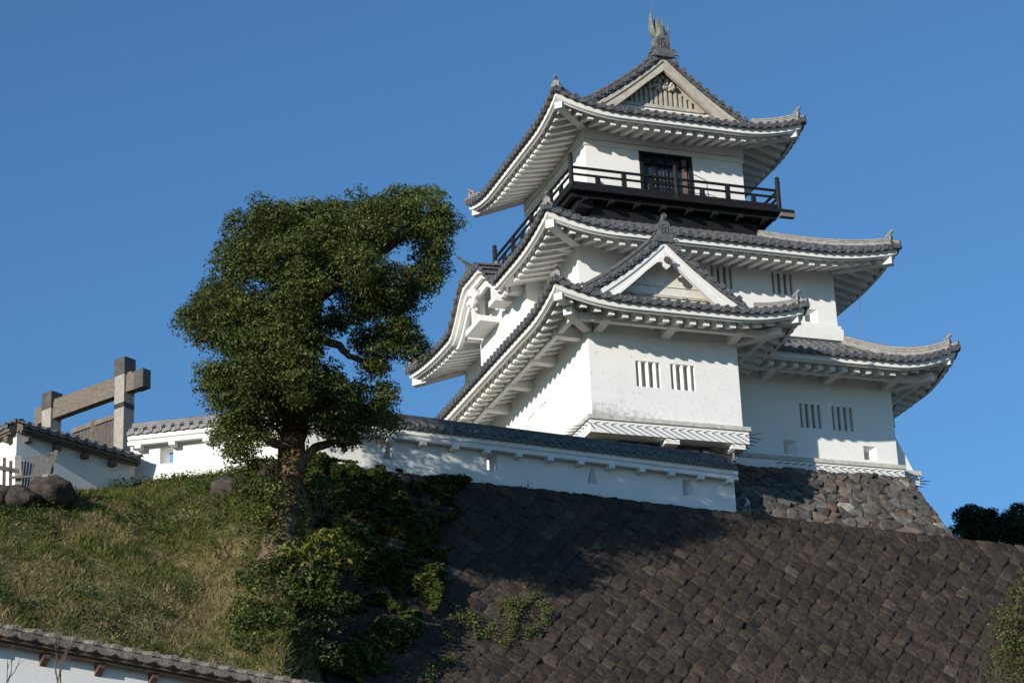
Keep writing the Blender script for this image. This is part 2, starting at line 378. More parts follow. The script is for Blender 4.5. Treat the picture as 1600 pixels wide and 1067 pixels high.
def window(O, U, N, w_, h_, parent, nb=3, depth=.28, panel='shoji'):
    """barred castle window: reveals, shutter panel behind, square bars"""
    mb = MB(); I = N*-depth
    a, b, c, d = O, O+U*w_, O+U*w_+Z*h_, O+Z*h_
    mb.quad(a, b, b+I, a+I); mb.quad(b, c, c+I, b+I); mb.quad(c, d, d+I, c+I); mb.quad(d, a, a+I, d+I)
    wo = mb.build('window', M['plaster'], parent)
    p = MB(); p.quad(a+I, b+I, c+I, d+I); p.build('shutter', M[panel], wo)
    for i in range(nb):
        cx = O+U*(w_*(i+.70)/(nb+.30))+N*-.09; m2 = MB(); q = .07
        for P_ in [cx]:
            s5 = [(-q, -q*.9), (q, -q*.9), (q, q*.5), (0, q*1.2), (-q, q*.5)]
            m2.prism([(x_, y_) for x_, y_ in s5], U, N, Z, P_, h_)
        m2.build('bar', M['plaster'], wo)
    return wo
def loophole(O, U, N, w_, h_, parent, inner=(.0, .05, .52, .72), depth=.30, back='plaster', tri=False, open_=False):
    """splayed shooting hole"""
    mb = MB(); I = N*-depth
    if tri:
        out = [O, O+U*w_, O+U*(w_*.5)+Z*h_]; inn = [O+U*(w_*.03)+I, O+U*(w_*.50)+I, O+U*(w_*.22)+Z*(h_*.62)+I]
    else:
        out = [O, O+U*w_, O+U*w_+Z*h_, O+Z*h_]; x0, z0, x1, z1 = inner
        inn = [O+U*(w_*x0)+Z*(h_*z0)+I, O+U*(w_*x1)+Z*(h_*z0)+I, O+U*(w_*x1)+Z*(h_*z1)+I, O+U*(w_*x0)+Z*(h_*z1)+I]
    n = len(out)
    for i in range(n): mb.quad(out[i], out[(i+1) % n], inn[(i+1) % n], inn[i])
    wo = mb.build('loophole', M['plaster'], parent)
    if not open_:
        p = MB(); p.add(inn, [tuple(range(n))]); p.build('loophole_board', M[back], wo)
    return wo

# ---- walls
mb = MB(); zb = 0.0
A_win = [(1.80, 1.33), (3.17, 1.33)]
wall_grid(mb, V(0, 0, zb), X, 5.9, 4.25, [(x, z, x+.96, z+1.0) for x, z in A_win], -Y, .3)
AL = [(4.44, 1.30), (5.80, 1.30)]
wall_grid(mb, V(0, 0, zb), Y, 19.7, 4.25, [(y, z, y+.86, z+.98) for y, z in AL], -X, .3)
wall_grid(mb, V(5.9, 0, zb), Y, 3.06, 4.25, [], X, .3)
M1w = [(9.83, 1.47), (11.20, 1.47)]; M1s = [(12.42, .36), (9.02, .34)]
wall_grid(mb, V(5.9, 3.06, .15), X, 7.96, 4.1, [(x-5.9, z-.15, x+.88-5.9, z+.98-.15) for x, z in M1w]+[(x-5.9, z-.15, x+.56-5.9, z+.56-.15) for x, z in M1s], -Y, .3)
wall_grid(mb, V(13.86, 3.06, .15), Y, 16.6, 4.1, [], X, .3)
wall_grid(mb, V(0, 19.7, zb), X, 13.86, 4.25, [], Y, .3)
M['plaster_mould'] = mould(M['plaster'].copy()); w1 = mb.build('lower_wall', M['plaster_mould'], keep)
for x, z in A_win: window(V(x, 0, z), X, -Y, .96, 1.0, keep)
for y, z in AL: window(V(0, y, z), Y, -X, .86, .98, keep)
for x, z in M1w: window(V(x, 3.06, z), X, -Y, .88, .98, keep)
for x, z in M1s: loophole(V(x, 3.06, z), X, -Y, .56, .56, keep, back='shoji')
mb = MB()
M2w = [(7.15, 7.58), (9.78, 7.58)]
wall_grid(mb, V(1.52, 4.4, 5.2), X, 11.0, 4.4, [(x-1.52, z-5.2, x+.90-1.52, z+.93-5.2) for x, z in M2w]+[(11.1-1.52, 6.5-5.2, 11.67-1.52, 7.06-5.2)], -Y, .3)
wall_grid(mb, V(1.52, 4.4, 5.2), Y, 13.99, 4.4, [], -X, .3); wall_grid(mb, V(12.52, 4.4, 5.2), Y, 13.99, 4.4, [], X, .3); wall_grid(mb, V(1.52, 18.39, 5.2), X, 11, 4.4, [], Y, .3)
mb.build('middle_wall', M['plaster'], keep)
for x, z in M2w: window(V(x, 4.4, z), X, -Y, .90, .93, keep)
loophole(V(11.1, 4.4, 6.5), X, -Y, .57, .56, keep, back='shoji')
mb = MB()
wall_grid(mb, V(3.11, 6.92, 10.4), X, 7.01, 6.2, [(5.53-3.11, 2.0, 7.76-3.11, 4.12)], -Y, .3)
wall_grid(mb, V(3.11, 6.92, 10.4), Y, 7.21, 6.2, [], -X, .3); wall_grid(mb, V(10.12, 6.92, 10.4), Y, 7.21, 6.2, [], X, .3); wall_grid(mb, V(3.11, 14.13, 10.4), X, 7.01, 6.2, [], Y, .3)
# moulded belt under the eaves
for z0_, z1_, o_ in ((14.52, 14.74, .05), (14.77, 16.1, .07)):
    mb.box(3.11-o_, 6.92-o_, z0_, 10.12+o_, 6.92, z1_); mb.box(3.11-o_, 6.92, z0_, 3.11, 14.2, z1_); mb.box(10.12, 6.92, z0_, 10.12+o_, 14.2, z1_)
mb.build('upper_wall', M['plaster'], keep)

# ---- skirting mouldings where the walls meet the roofs below
mb = MB()
for (x0, y0, x1, y1, z0_, z1_) in ((1.52, 4.4, 12.52, 18.39, 5.75, 6.24), (1.52, 4.4, 12.52, 18.39, 6.27, 6.40)):
    o_ = .16 if z0_ < 6.2 else .10
    mb.box(x0-o_, y0-o_, z0_, x1+o_, y0, z1_); mb.box(x0-o_, y0, z0_, x0, y1, z1_); mb.box(x1, y0, z0_, x1+o_, y1, z1_)
mb.build('skirting', M['plaster_wood'], keep)

# ---- stone ledge, spiked board and spikes around the foot of the walls
def ledge_run(name_pts, closed_l=False):
    pass
mb = MB()
mb.box(-.22, -.22, -.13, 6.12, 0, .03); mb.box(-.22, 0, -.13, 0, 19.9, .03); mb.box(5.9, 0, -.13, 6.12, 3.06, .03)
mb.box(6.12, 2.84, .02, 14.08, 3.06, .18); mb.box(13.86, 3.06, .02, 14.08, 3.28, .18)
mb.build('ledge', M['ledge'], keep)
bd = MB()
bd.box(-.15, -.15, -.62, 6.05, 0, -.13); bd.box(-.15, 0, -.62, 0, 19.8, -.13); bd.box(5.9, 0, -.62, 6.05, 2.9, -.13)
bd.box(6.05, 2.90, -.40, 14.02, 3.06, .02); bd.box(13.86, 3.06, -.40, 14.02, 3.33, .02)
board = bd.build('spike_board', M['plaster'], keep)
fl = MB(); fl.box(0, 0, -.64, 5.9, 3.0, -.55)
for x in (2.75, 5.35): fl.box(x, -.10, -.82, x+.55, 2.8, -.64)
fl.build('floor_beam', M['plaster_wood'], keep)
sp0 = None
def spike(P, d, L=.62):
    global sp0
    d = Vector(d).normalized()
    if sp0 is None:
        m_ = MB(); m_.tube([V(0, 0, 0), V(0, 0, .45), V(0, 0, .62)], [.020, .018, .004], 5); sp0 = m_.build('spike', M['iron'], board); o = sp0
    else:
        o = sp0.copy(); COL.objects.link(o)
    o.location = P; o.rotation_euler = d.to_track_quat('Z', 'X').to_euler()
nn = 19
for i in range(nn): spike(V(.0+5.9*i/(nn-1), -.15, -.30), (0, -1, -.26))
for i in range(12): spike(V(-.15, .15+.33*i, -.28), (-1, 0, -.12))
for i in range(7): spike(V(6.05, .0+.33*i, -.28), (1, 0, -.12))
for i in range(17): spike(V(8.6+.33*i, 2.90, -.12), (0, -1, -.26))
spike(V(-.12, -.12, -.3), (-.7, -.7, -.1)); spike(V(6.03, -.12, -.28), (.9, -.5, .1))

# ---- flared drop-box on the right side wall with its own ledge
db = MB(); y0, y1 = 3.42, 5.6
db.add([V(13.87, y0, 1.95), V(14.72, y0, .16), V(13.87, y0, .16), V(13.87, y1, 1.95), V(14.72, y1, .16), V(13.87, y1, .16)], [(0, 1, 2), (3, 5, 4), (0, 3, 4, 1), (2, 1, 4, 5)])
dbo = db.build('drop_box', M['plaster'], keep)
lb = MB(); lb.box(13.9, y0-.12, -.02, 14.98, y1+.1, .16); lb.build('drop_box_ledge', M['ledge'], dbo)
lb = MB(); lb.box(13.9, y0-.06, -.42, 14.90, y1+.05, -.02); lb.build('drop_box_board', M['plaster'], dbo)
for i in range(6): spike(V(14.9, y0+.1+.3*i, -.18), (1, 0, .05-.03*i))
for i in range(3): spike(V(14.2+.3*i, y0-.06, -.2), (0, -1, -.12))

# ---- lower roof: turret (hip and gable) + skirt of the main block
hA = lambda t: .30*t+.069*t*t
z0A = 3.84; RUN = 5.03; SG = 1.55
roofA = MB()
SA_f = Slope((-2.08, -2.08), (1, 0), (0, 1), 10.06, z0A, hA, 3.6, 3.6, 3.6, .55, 2.08)
SA_f.tiles(roofA, [(0, 10.06, lambda s: min(2.15, s, 10.06-s))])
LL = 21.78+2.08
SA_l = Slope((-2.08, -2.08), (0, 1), (1, 0), LL, z0A, hA, 3.6, 3.6, 3.6, .55, 2.08)
SA_l.tiles(roofA, [(0, SG, lambda s: s), (SG, 6.45, lambda s: RUN), (6.45, LL, lambda s: min(3.6, LL-s))])
SA_r = Slope((7.98, -2.08), (0, 1), (-1, 0), 6.45, z0A, hA, 3.6, 3.6, None, .55, 2.08)
SA_r.tiles(roofA, [(0, SG, lambda s: s), (SG, 6.45, lambda s: RUN)])
SM_f = Slope((4.6, .98), (1, 0), (0, 1), 11.34, z0A, hA, 3.6, None, 3.42, .80, 2.08)
SM_f.tiles(roofA, [(3.3, 11.34, lambda s: min(3.42, 11.34-s)), (0, 3.3, lambda s: 3.42)])
SM_r = Slope((15.94, .98), (0, 1), (-1, 0), 20.8, z0A, hA, 3.42, 3.42, 3.42, .80, 2.08)
SM_r.tiles(roofA, [(0, 20.8, lambda s: min(3.42, s, 20.8-s))])
rA = roofA.build('lower_roof', M['tile'], keep)
fa = MB(); SA_f.fascia(fa); SA_l.fascia(fa); SA_r.fascia(fa); SM_f.fascia(fa); SM_r.fascia(fa)
fa.build('eave_board', M['plaster_wood'], rA)
so_ = MB()
for S in (SA_f, SA_l, SA_r, SM_r): S.soffit(so_)
SM_f.soffit(so_); so_.build('soffit', M['plaster_wood'], rA)
mk = raft_maker(rA)
SA_f.rafters(.532, .82, 10.06-.82, mk)
SM_f.rafters(.532, 3.4, 11.34-.75, mk)
for S, e in ((SA_f, True), (SA_f, False), (SM_f, False)): hip_rafter(S, e).build('hip_rafter', M['plaster_wood'], rA)
rg = MB()
def hip_pts(S, left, t0, t1, n=14):
    out = []
    for i in range(n+1):
        u = t0+(t1-t0)*i/n; t = S.R*u; q = (S.Rl*u if left else S.L-S.Rr*u); out.append(S.P(q, t, .06))
    return out
def hip_ridge(par, S, left, t0, t1, k=1, kz=1, s=1):
    mb = MB()
    pts = hip_pts(S, left, t0, t1); mb.sweep(pts, ridge_sec(k, kz)); d = (pts[0]-pts[2]); d.z = 0; d.normalize()
    c0 = pts[0]
    hip_end(mb, c0+V(0, 0, .02), d, s)
    # lower corner tile beyond the ridge end
    e = hip_pts(S, left, 0, t0, 2); mb.tube([c0+V(0, 0, .05), e[0]-d*.06+V(0, 0, .03)], .09, 10); mb.disc(e[0]-d*.04+V(0, 0, .03), d, .10, 12, .03)
    return mb.build('hip_ridge', M['ridge'], par)
def gable(S_l, cx, yb, yg, dmax, z0, h, run, ridge_y1, mt_board, mt_wall, roofobj, verge_mb, wall_base, bw=.42, side_y=-1, rk=1):
    """front gable facing -y: barge boards, gable wall, verge tiles"""
    zs = lambda d: z0+h(run-d)
    bb = MB()
    for sg in (-1, 1):
        for (o_, w0, w1, yy, th) in ((0.02, 0, 1.0, yb, .12), (0.0, 0, .30, yb-.05, .06), (0.0, .80, 1.0, yb-.035, .05)):
            rows = []
            for i in range(25):
                d = dmax*i/24; wdt = bw*(.85+.60*(i/24)**1.5); zt = zs(d)-.10; nrm = .25*(1-i/24)
                zt -= .12; z_t = zt-wdt*w0*1.15; z_b = zt-wdt*w1*1.15-(.22*bw if w1 == 1 else 0)*(1-min(1, i/6))
                rows.append([V(cx+sg*d, yy+th, z_t), V(cx+sg*d, yy, z_t), V(cx+sg*d, yy, z_b), V(cx+sg*d, yy+th, z_b), V(cx+sg*d, yy+th, z_t)])
            bb.grid(rows)
        rows = []   # soffit of the verge
        for i in range(13):
            d = dmax*i/12; rows.append([V(cx+sg*d, yb, zs(d)-.12), V(cx+sg*d, yg+.05, zs(d)-.12)])
        bb.grid(rows)
    bb.build('barge_board', mt_board, roofobj)
    for sg in (-1, 1):
        verge_mb.grid([[V(cx+sg*d, yb-.10, zs(d)+.02), V(cx+sg*d, yb-.10, zs(d)-.17-.03*math.sin(d*19)), V(cx+sg*d, yb+.1, zs(d)-.2)] for d in [(dmax+.15)*i/60 for i in range(61)]])
    gw = MB(); top = []; bot = []
    for i in range(33):
        d = -dmax+2*dmax*i/32; top.append(V(cx+d, yg, zs(abs(d))-.10)); bot.append(V(cx+d, yg, min(wall_base, zs(abs(d))-.10)))
    gw.grid([top, bot]); gwo = gw.build('gable_wall', mt_wall, roofobj)
    for sg in (-1, 1):
        d = .22
        while d < dmax+.1:
            z = zs(d)+.05; x = cx+sg*d; sl = (zs(d)-zs(d+.1))/.1
            A_ = V(x, yb-.16, z); verge_mb.tube([A_, V(x, yb+.12, z+.01), V(x, yb+.13, z), V(x, yb+.42, z+.01)], [.10, .09, .10, .09], 9); verge_mb.disc(A_-Y*.01, -Y, .112, 12, .03)
            # pendant tile between the rolls
            z2 = zs(d+.15)-.02; x2 = cx+sg*(d+.15)
            verge_mb.add([V(x2-.12, yb-.13, z2+.07+sg*-.12*sl*-1*0+(.12*sl if sg > 0 else -.12*sl)), V(x2+.12, yb-.13, z2+.07-(.12*sl if sg > 0 else -.12*sl)), V(x2+.05, yb-.13, z2-.09), V(x2-.05, yb-.13, z2-.09)], [(0, 1, 2, 3)])
            d += .33
        pts = [V(cx+sg*d, yb+.66, zs(d)+.06) for d in np.linspace(.12, dmax-.05, 14)]
        verge_mb.sweep(pts, ridge_sec(1.0*rk, 1.0*rk))
        P_ = pts[-1]; hip_end(verge_mb, P_+V(0, 0, -.05), (sg, 0, 0), .7)
        pts = [V(cx+sg*d, yb+.40, zs(d)+.03) for d in np.linspace(.12, dmax+.05, 14)]
        verge_mb.sweep(pts, [(-.07, -.05), (-.065, .05), (0, .10), (.065, .05), (.07, -.05)])
    return gwo
vm = MB()
gA = gable(SA_l, 2.95, -.62, .0, 3.02, z0A, hA, RUN, 4.4, M['plaster_wood'], M['gableplaster'], rA, vm, 4.6, .48)
# ridge of the turret
zr = z0A+hA(RUN)
vm.sweep([V(2.95, -.68, zr-.02), V(2.95, 1, zr-.04), V(2.95, 4.4, zr-.02)], ridge_sec(1.0, 1.05))
oni(vm, V(2.95, -.66, zr-.05), (0, -1, 0), .98)
vm.build('gable_tiles', M['tile'], rA)
hip_ridge(rA, SA_f, True, .09, .415, .85, .62, .8); hip_ridge(rA, SA_f, False, .09, .415, .85, .62, .8)
hip_ridge(rA, SM_f, False, .09, 1.0, .95, .9, .85)
hip_ridge(rA, SA_l, False, .09, 1.0, .9, .9, .85)
# gable pendant with flower boss, horizontal rail on the gable wall
gp = MB(); c = V(2.95, -.72, zr-1.02)
gp.prism([(-.10, .25), (.10, .25), (.16, .1), (.34, .06), (.30, -.08), (.15, -.10), (.12, -.24), (0, -.34), (-.12, -.24), (-.15, -.10), (-.30, -.08), (-.34, .06), (-.16, .1)], X, Z, -Y, c, .09)
gpo = gp.build('gable_pendant', M['plaster_wood'], rA)
gr = MB(); gr.tube([c-Y*.08, c-Y*.14, c-Y*.20], [.11, .12, .05], 10)
for k in range(8):
    a_ = k*math.pi/4; gr.tube([c-Y*.15+(X*math.cos(a_)+Z*math.sin(a_))*.03, c-Y*.17+(X*math.cos(a_)+Z*math.sin(a_))*.13], [.03, .035], 5)
gr.build('gable_rosette', M['brownwood'], rA)
mb = MB(); mb.box(.9, -.05, 4.92, 5.0, .0, 5.02)
for x in (1.9, 3.9): mb.box(x-.1, -.09, 4.93, x+.1, -.05, 5.01)
mb.box(1.2, -.03, 5.35, 4.7, 0, 5.37)
mb.build('gable_rail', M['gablewood'], rA)
# brackets carrying the lower eaves
bm = MB(); zt_ = 3.60
bm.box(-.97, -.97, zt_-.27, 6.87, -.77, zt_-.02); bm.box(-.97, -.77, zt_-.27, -.77, 20.6, zt_-.02); bm.box(6.67, -.77, zt_-.27, 6.87, 2.2, zt_-.02)
bm.box(6.9, 2.09, zt_-.25, 14.83, 2.29, zt_); bm.box(14.63, 2.29, zt_-.25, 14.83, 20.6, zt_)
bm.build('eave_beam', M['plaster_wood'], keep)
def arm(P, d, L, w_=.33, z1=3.64, zi=3.26, ze=3.34):
    m_ = MB(); d = Vector(d).normalized(); sd = V(d.y, -d.x, 0)*(w_/2); Q = P+d*L
    m_.add([V(*(P-sd).xy, zi), V(*(P+sd).xy, zi), V(*(Q+sd).xy, ze), V(*(Q-sd).xy, ze), V(*(P-sd).xy, z1), V(*(P+sd).xy, z1), V(*(Q+sd).xy, z1), V(*(Q-sd).xy, z1)],
           [(0, 1, 2, 3), (7, 6, 5, 4), (0, 4, 5, 1), (1, 5, 6, 2), (2, 6, 7, 3), (3, 7, 4, 0)])
    m_.build('bracket', M['plaster_wood'], keep)
for x in (.35, 3.0, 5.62): arm(V(x, 0, 0), (0, -1, 0), 1.06)
arm(V(0, 0, 0), (-1, -1, 0), 1.75); arm(V(5.9, 0, 0), (1, -1, 0), 1.75)
for i in range(7): arm(V(0, .70+2.656*i, 0), (-1, 0, 0), 1.06, ze=3.24, zi=3.20)
arm(V(5.9, .9, 0), (1, 0, 0), 1.06)
for x in (8.42, 11.02, 13.6): arm(V(x, 3.06, 0), (0, -1, 0), 1.06, zi=3.28, ze=3.36, z1=3.68)
arm(V(13.86, 3.06, 0), (1, -1, 0), 1.75, zi=3.28, ze=3.36, z1=3.68)

# ---- middle roof (skirt) with the curved karahafu gable on its left eave
def h2(R_f): return lambda t: 2.42*(.93*(t/R_f)+.07*(t/R_f)**2)
z02 = 8.80; x0, y0_, x1, y1_ = -.56, 2.32, 14.60, 20.47
Rf, Rl_, Rr_, Rb = 4.60, 3.67, 4.48, 6.34
def kbump(q):
    d = abs(q+y0_-11.55); u = min(1, max(0, (3.15-d)/2.35)); u = u*u*(3-2*u)
    return 1.56*u
S2f = Slope((x0, y0_), (1, 0), (0, 1), x1-x0, z02, h2(Rf), Rf, Rl_, Rr_, .55, 2.08)
S2l = Slope((x0, y0_), (0, 1), (1, 0), y1_-y0_, z02, h2(Rl_), Rl_, Rf, Rb, .55, 2.08, kbump)
S2r = Slope((x1, y0_), (0, 1), (-1, 0), y1_-y0_, z02, h2(Rr_), Rr_, Rf, Rb, .55, 2.08)
L2f = x1-x0; L2l = y1_-y0_
t2 = MB()
S2f.tiles(t2, [(0, L2f, lambda s: min(Rf, Rf*s/Rl_, Rf*(L2f-s)/Rr_))])
S2l.tiles(t2, [(0, L2l, lambda s: min(Rl_, Rl_*s/Rf, Rl_*(L2l-s)/Rb))])
S2r.tiles(t2, [(0, L2l, lambda s: min(Rr_, Rr_*s/Rf, Rr_*(L2l-s)/Rb))])
r2 = t2.build('middle_roof', M['tile'], keep)
fa = MB(); S2f.fascia(fa); S2l.fascia(fa, [(11.55-y0_-3.25, 11.55-y0_+3.25)]); S2r.fascia(fa); fa.build('eave_board', M['plaster_wood'], r2)
so_ = MB(); S2f.soffit(so_); S2l.soffit(so_); S2r.soffit(so_); so_.build('soffit', M['plaster_wood'], r2)
mk = raft_maker(r2)
S2f.rafters(.50, .80, L2f-.80, mk)
for S, e in ((S2f, True), (S2f, False), (S2l, False)): hip_rafter(S, e, .30, .34, .46).build('hip_rafter', M['plaster_wood'], r2)
rg = MB()
hip_ridge(r2, S2f, True, .07, .62, .95, .7, .8); hip_ridge(r2, S2f, False, .07, .99, 1.0, .7, .85); hip_ridge(r2, S2l, False, .06, .9, 1, .8, .85)
kg = MB(); yk = 11.55; zk = z02+1.58
kg.sweep([V(-.5, yk, zk+.02), V(.8, yk, zk+.03), V(2.6, yk, zk+.05)], ridge_sec(.85, .95))
oni(kg, V(-.48, yk, zk-.02), (-1, 0, 0), .72, bird=False)
kg.tube([V(-.45, yk, zk+.40), V(-.75, yk, zk+.52), V(-.98, yk, zk+.72)], [.07, .065, .05], 8)
for i, z in enumerate((.12,)):
    pass
kg.tube([V(.75, yk, zk+.40), V(.75, yk, zk+.48), V(.75, yk, zk+.62), V(.75, yk, zk+.70)], [.05, .13, .13, .03], 9)
kg.build('karahafu_ridge', M['tile'], r2)
# bay under the karahafu with bell window, inner vault, beam, strut and pendant
by = MB(); bx = .80; yA, yB = 8.31, 14.13
rows = []
for i in range(41):
    y = yA+(yB-yA)*i/40; rows.append([V(bx, y, 5.6), V(bx, y, min(z02+.05+kbump(y-y0_), z02-.1+kbump(y-y0_)))])
by.grid(rows)
by.quad(V(bx, yA, 5.6), V(1.52, yA, 5.6), V(1.52, yA, 9.1), V(bx, yA, 9.1)); by.quad(V(bx, yB, 5.6), V(1.52, yB, 5.6), V(1.52, yB, 9.1), V(bx, yB, 9.1))
by.box(bx-.10, yA-.10, 5.7, bx, yB+.1, 6.2)
bay = by.build('bay', M['plaster'], keep)
bw_ = MB(); yc = 10.95; zc = 7.15
bell = []
for k in range(21):
    a_ = math.pi*k/20; bell.append((math.cos(a_)*.62, .55+math.sin(a_)*(.70+.18*math.sin(a_)**6)))
bell = [(.72, -.75)]+bell+[(-.72, -.75)]
bw_.prism(bell, Y, Z, -X, V(bx, yc, zc), .09)
bwo = bw_.build('bell_window', M['plaster_wood'], keep)
lt = MB()
for i in range(7):
    for j in range(12):
        yy = yc-.42+.14*i; zz = zc-.6+.14*j
        if abs(yy-yc) < .5 and zz < zc+1.05-abs(yy-yc): lt.box(bx-.095, yy-.028, zz-.028, bx-.088, yy+.028, zz+.028)
lt.build('window_lattice', M['ledge'], bwo)
for y in (10.25, 11.95, 12.75):
    br = MB(); br.box(.02, y-.13, 8.55, .26, y+.13, z02+kbump(y-y0_)-.45); br.build('strut', M['plaster_wood'], keep)
for b_ in ((-.08, 11.55, 8.32, .8, 13.45, 8.56), (-.02, 9.75, 8.5, .8, 10.6, 8.74), (.25, 8.6, 8.42, .8, 9.0, 8.68), (.15, 13.85, 8.42, .8, 14.25, 8.72)):
    br = MB(); br.box(*b_); br.build('bay_bracket', M['plaster_wood'], keep)
pd = MB(); c = V(-.28, 11.55, z02+1.56-1.05)
pd.prism([(-.16, .32), (.16, .32), (.22, .10), (.50, .0), (.75, .05), (.62, -.18), (.34, -.18), (.22, -.36), (0, -.5), (-.22, -.36), (-.34, -.18), (-.62, -.18), (-.75, .05), (-.50, .0), (-.22, .10)], Y, Z, -X, c, .12)
pd.tube([c-X*.12+Z*.1, c-X*.24+Z*.1], [.13, .10], 9)
pd.build('karahafu_pendant', M['plaster_wood'], keep)
# blocks under the middle eaves
for x in (2.05, 3.75, 7.55, 8.95, 10.6, 12.05):
    m_ = MB(); z = 8.78; m_.box(x-.28, 4.4-.62, z, x+.28, 4.4, z+.26); m_.build('eave_block', M['plaster_wood'], keep)
for y in (5.0, 7.5, 15.6, 17.9):
    m_ = MB(); m_.box(1.52-.6, y-.25, 8.70, 1.52, y+.25, 9.0); m_.build('eave_block', M['plaster_wood'], keep)

# ---- top roof: hip and gable facing front
h3 = lambda t: .37*t+.0524*t*t
z03 = 15.24; R3 = 5.585; L3x = 11.17; L3y = 11.37
t3 = MB(); ox, oy = 1.03, 4.84
S3f = Slope((ox, oy), (1, 0), (0, 1), L3x, z03, h3, 3.6, 3.6, 3.6, .62, 2.08)
S3l = Slope((ox, oy), (0, 1), (1, 0), L3y, z03, h3, 3.6, 3.6, 3.6, .62, 2.08)
S3r = Slope((ox+L3x, oy), (0, 1), (-1, 0), L3y, z03, h3, 3.6, 3.6, 3.6, .62, 2.08)
SG3 = 1.75
S3f.tiles(t3, [(0, L3x, lambda s: min(2.3, s, L3x-s))])
for S in (S3l, S3r): S.tiles(t3, [(0, SG3, lambda s: s), (SG3, L3y-SG3, lambda s: R3), (L3y-SG3, L3y, lambda s: L3y-s)])
r3 = t3.build('top_roof', M['tile'], keep)
fa = MB(); S3f.fascia(fa); S3l.fascia(fa); S3r.fascia(fa); fa.build('eave_board', M['plaster_wood'], r3)
so_ = MB(); S3f.soffit(so_); S3l.soffit(so_); S3r.soffit(so_)
so_.build('soffit', M['plaster_wood'], r3)
mk = raft_maker(r3)
S3f.rafters(.475, .80, L3x-.80, mk); S3l.rafters(.475, .80, L3y-.8, mk)
for S, e in ((S3f, True), (S3f, False), (S3l, False)): hip_rafter(S, e, .30, .32, .44).build('hip_rafter', M['plaster_wood'], r3)
vm = MB(); cx3 = ox+R3
gable(S3l, cx3, 6.42, 6.98, 3.5, z03, h3, R3, 14, M['gablewood'], M['gablewood'], r3, vm, 16.1, .48, rk=1.0)
zr3 = z03+h3(R3)
vm.sweep([V(cx3, 6.34, zr3+.02), V(cx3, 8, zr3-.05), V(cx3, 13, zr3-.05), V(cx3, 14.6, zr3+.02)], ridge_sec(1.25, 1.6))
oni(vm, V(cx3, 6.36, zr3+.0), (0, -1, 0), 1.2, bird=False)
vm.build('gable_tiles', M['tile'], r3)
rg = MB(); hip_ridge(r3, S3f, True, .07, .46, .9, .8, .85); hip_ridge(r3, S3f, False, .07, .46, .9, .8, .85); hip_ridge(r3, S3l, False, .07, .46, .9, .8, .85)
# gable lattice, carving and rails
gl = MB(); yb_ = 6.98
for k in range(13):
    x = cx3-1.32+.22*k; zt = 16.98+max(0, .95-abs(x-cx3)*.62); gl.box(x-.055, yb_-.11, 16.72, x+.055, yb_, zt)
gl.box(cx3-1.9, yb_-.13, 16.60, cx3+1.9, yb_, 16.74); gl.box(cx3-2.6, yb_-.17, 16.30, cx3+2.6, yb_, 16.44)
gl.build('gable_lattice', M['gablewood'], r3)
gc = MB(); c = V(cx3, yb_-.16, 17.78)
rr = random.Random(3)
for k in range(30):
    a_ = rr.uniform(0, 6.28); q = rr.uniform(0, 1)**.5; p = c+X*(math.cos(a_)*q*.62)+Z*(math.sin(a_)*q*.28-.15*abs(math.cos(a_)*q))
    gc.tube([p, p-Y*.07, p-Y*.11], [rr.uniform(.07, .12), .07, .02], 7)
gc.build('gable_carving', M['gablewood'], r3)
# fish finial
sh = MB(); bx_, by_, bz_ = cx3, 6.55, 19.62
sh.tube([V(bx_, by_+.55, bz_-.25), V(bx_, by_+.25, bz_-.1), V(bx_, by_, bz_+.15), V(bx_-.02, by_-.05, bz_+.45), V(bx_-.06, by_+.05, bz_+.75), V(bx_-.12, by_+.12, bz_+1.0)], [.18, .32, .30, .23, .15, .07], 10)
def fin(mb, A, B, C_, wd):
    pts = []; n = 9
    for i in range(n+1):
        t = i/n; p = A*(1-t)**2+B*2*t*(1-t)+C_*t*t; pts.append(p)
    mb.tube(pts, [max(.01, wd*math.sin(math.pi*min(1, .18+.82*i/n))) for i in range(n+1)], 6, flat=.55)
fin(sh, V(bx_-.12, by_, bz_-.05), V(bx_-.52, by_, bz_+.55), V(bx_-.30, by_, bz_+1.50), .19)
fin(sh, V(bx_-.28, by_, bz_+.1), V(bx_-.5, by_, bz_+.3), V(bx_-.42, by_, bz_+.85), .10)
fin(sh, V(bx_+.10, by_, bz_-.05), V(bx_+.18, by_, bz_+.4), V(bx_+.12, by_, bz_+1.12), .12)
fin(sh, V(bx_+.18, by_, bz_-.10), V(bx_+.42, by_, bz_+.25), V(bx_+.40, by_, bz_+.82), .12)
fin(sh, V(bx_-.05, by_, bz_+.6), V(bx_-.1, by_, bz_+.8), V(bx_-.02, by_, bz_+1.2), .08)
sh.build('fish_finial', M['bronze'], keep)
rod = MB(); rod.tube([V(bx_-.28, by_, bz_+1.4), V(bx_-.27, by_, bz_+1.85)], .012, 5); rod.build('lightning_rod', M['bronze'], keep)
for y in (8.0, 10.0, 12.0, 14.0):
    m_ = MB(); z = 15.14; m_.box(3.11-.62, y-.22, z, 3.11, y+.22, z+.24); m_.build('eave_block', M['plaster_wood'], keep)
# left eave rafters of the lower and middle roofs (many more than a hundred in all)
S2l.rafters(.50, .80, L2l-.8, raft_maker(r2), skip=lambda q: 7.6 < q+y0_ < 15.1)
SA_l.rafters(.532, .82, LL-.8, raft_maker(rA))
for S in (S3r, S2r, SM_r, SA_r):
    S.rafters(.52, .8, S.L-.8, lambda m_: stuff_raft.add(m_.v, m_.f))
so2 = stuff_raft.build('rafter_row', M['plaster_wood'], keep); so2['kind'] = 'stuff'

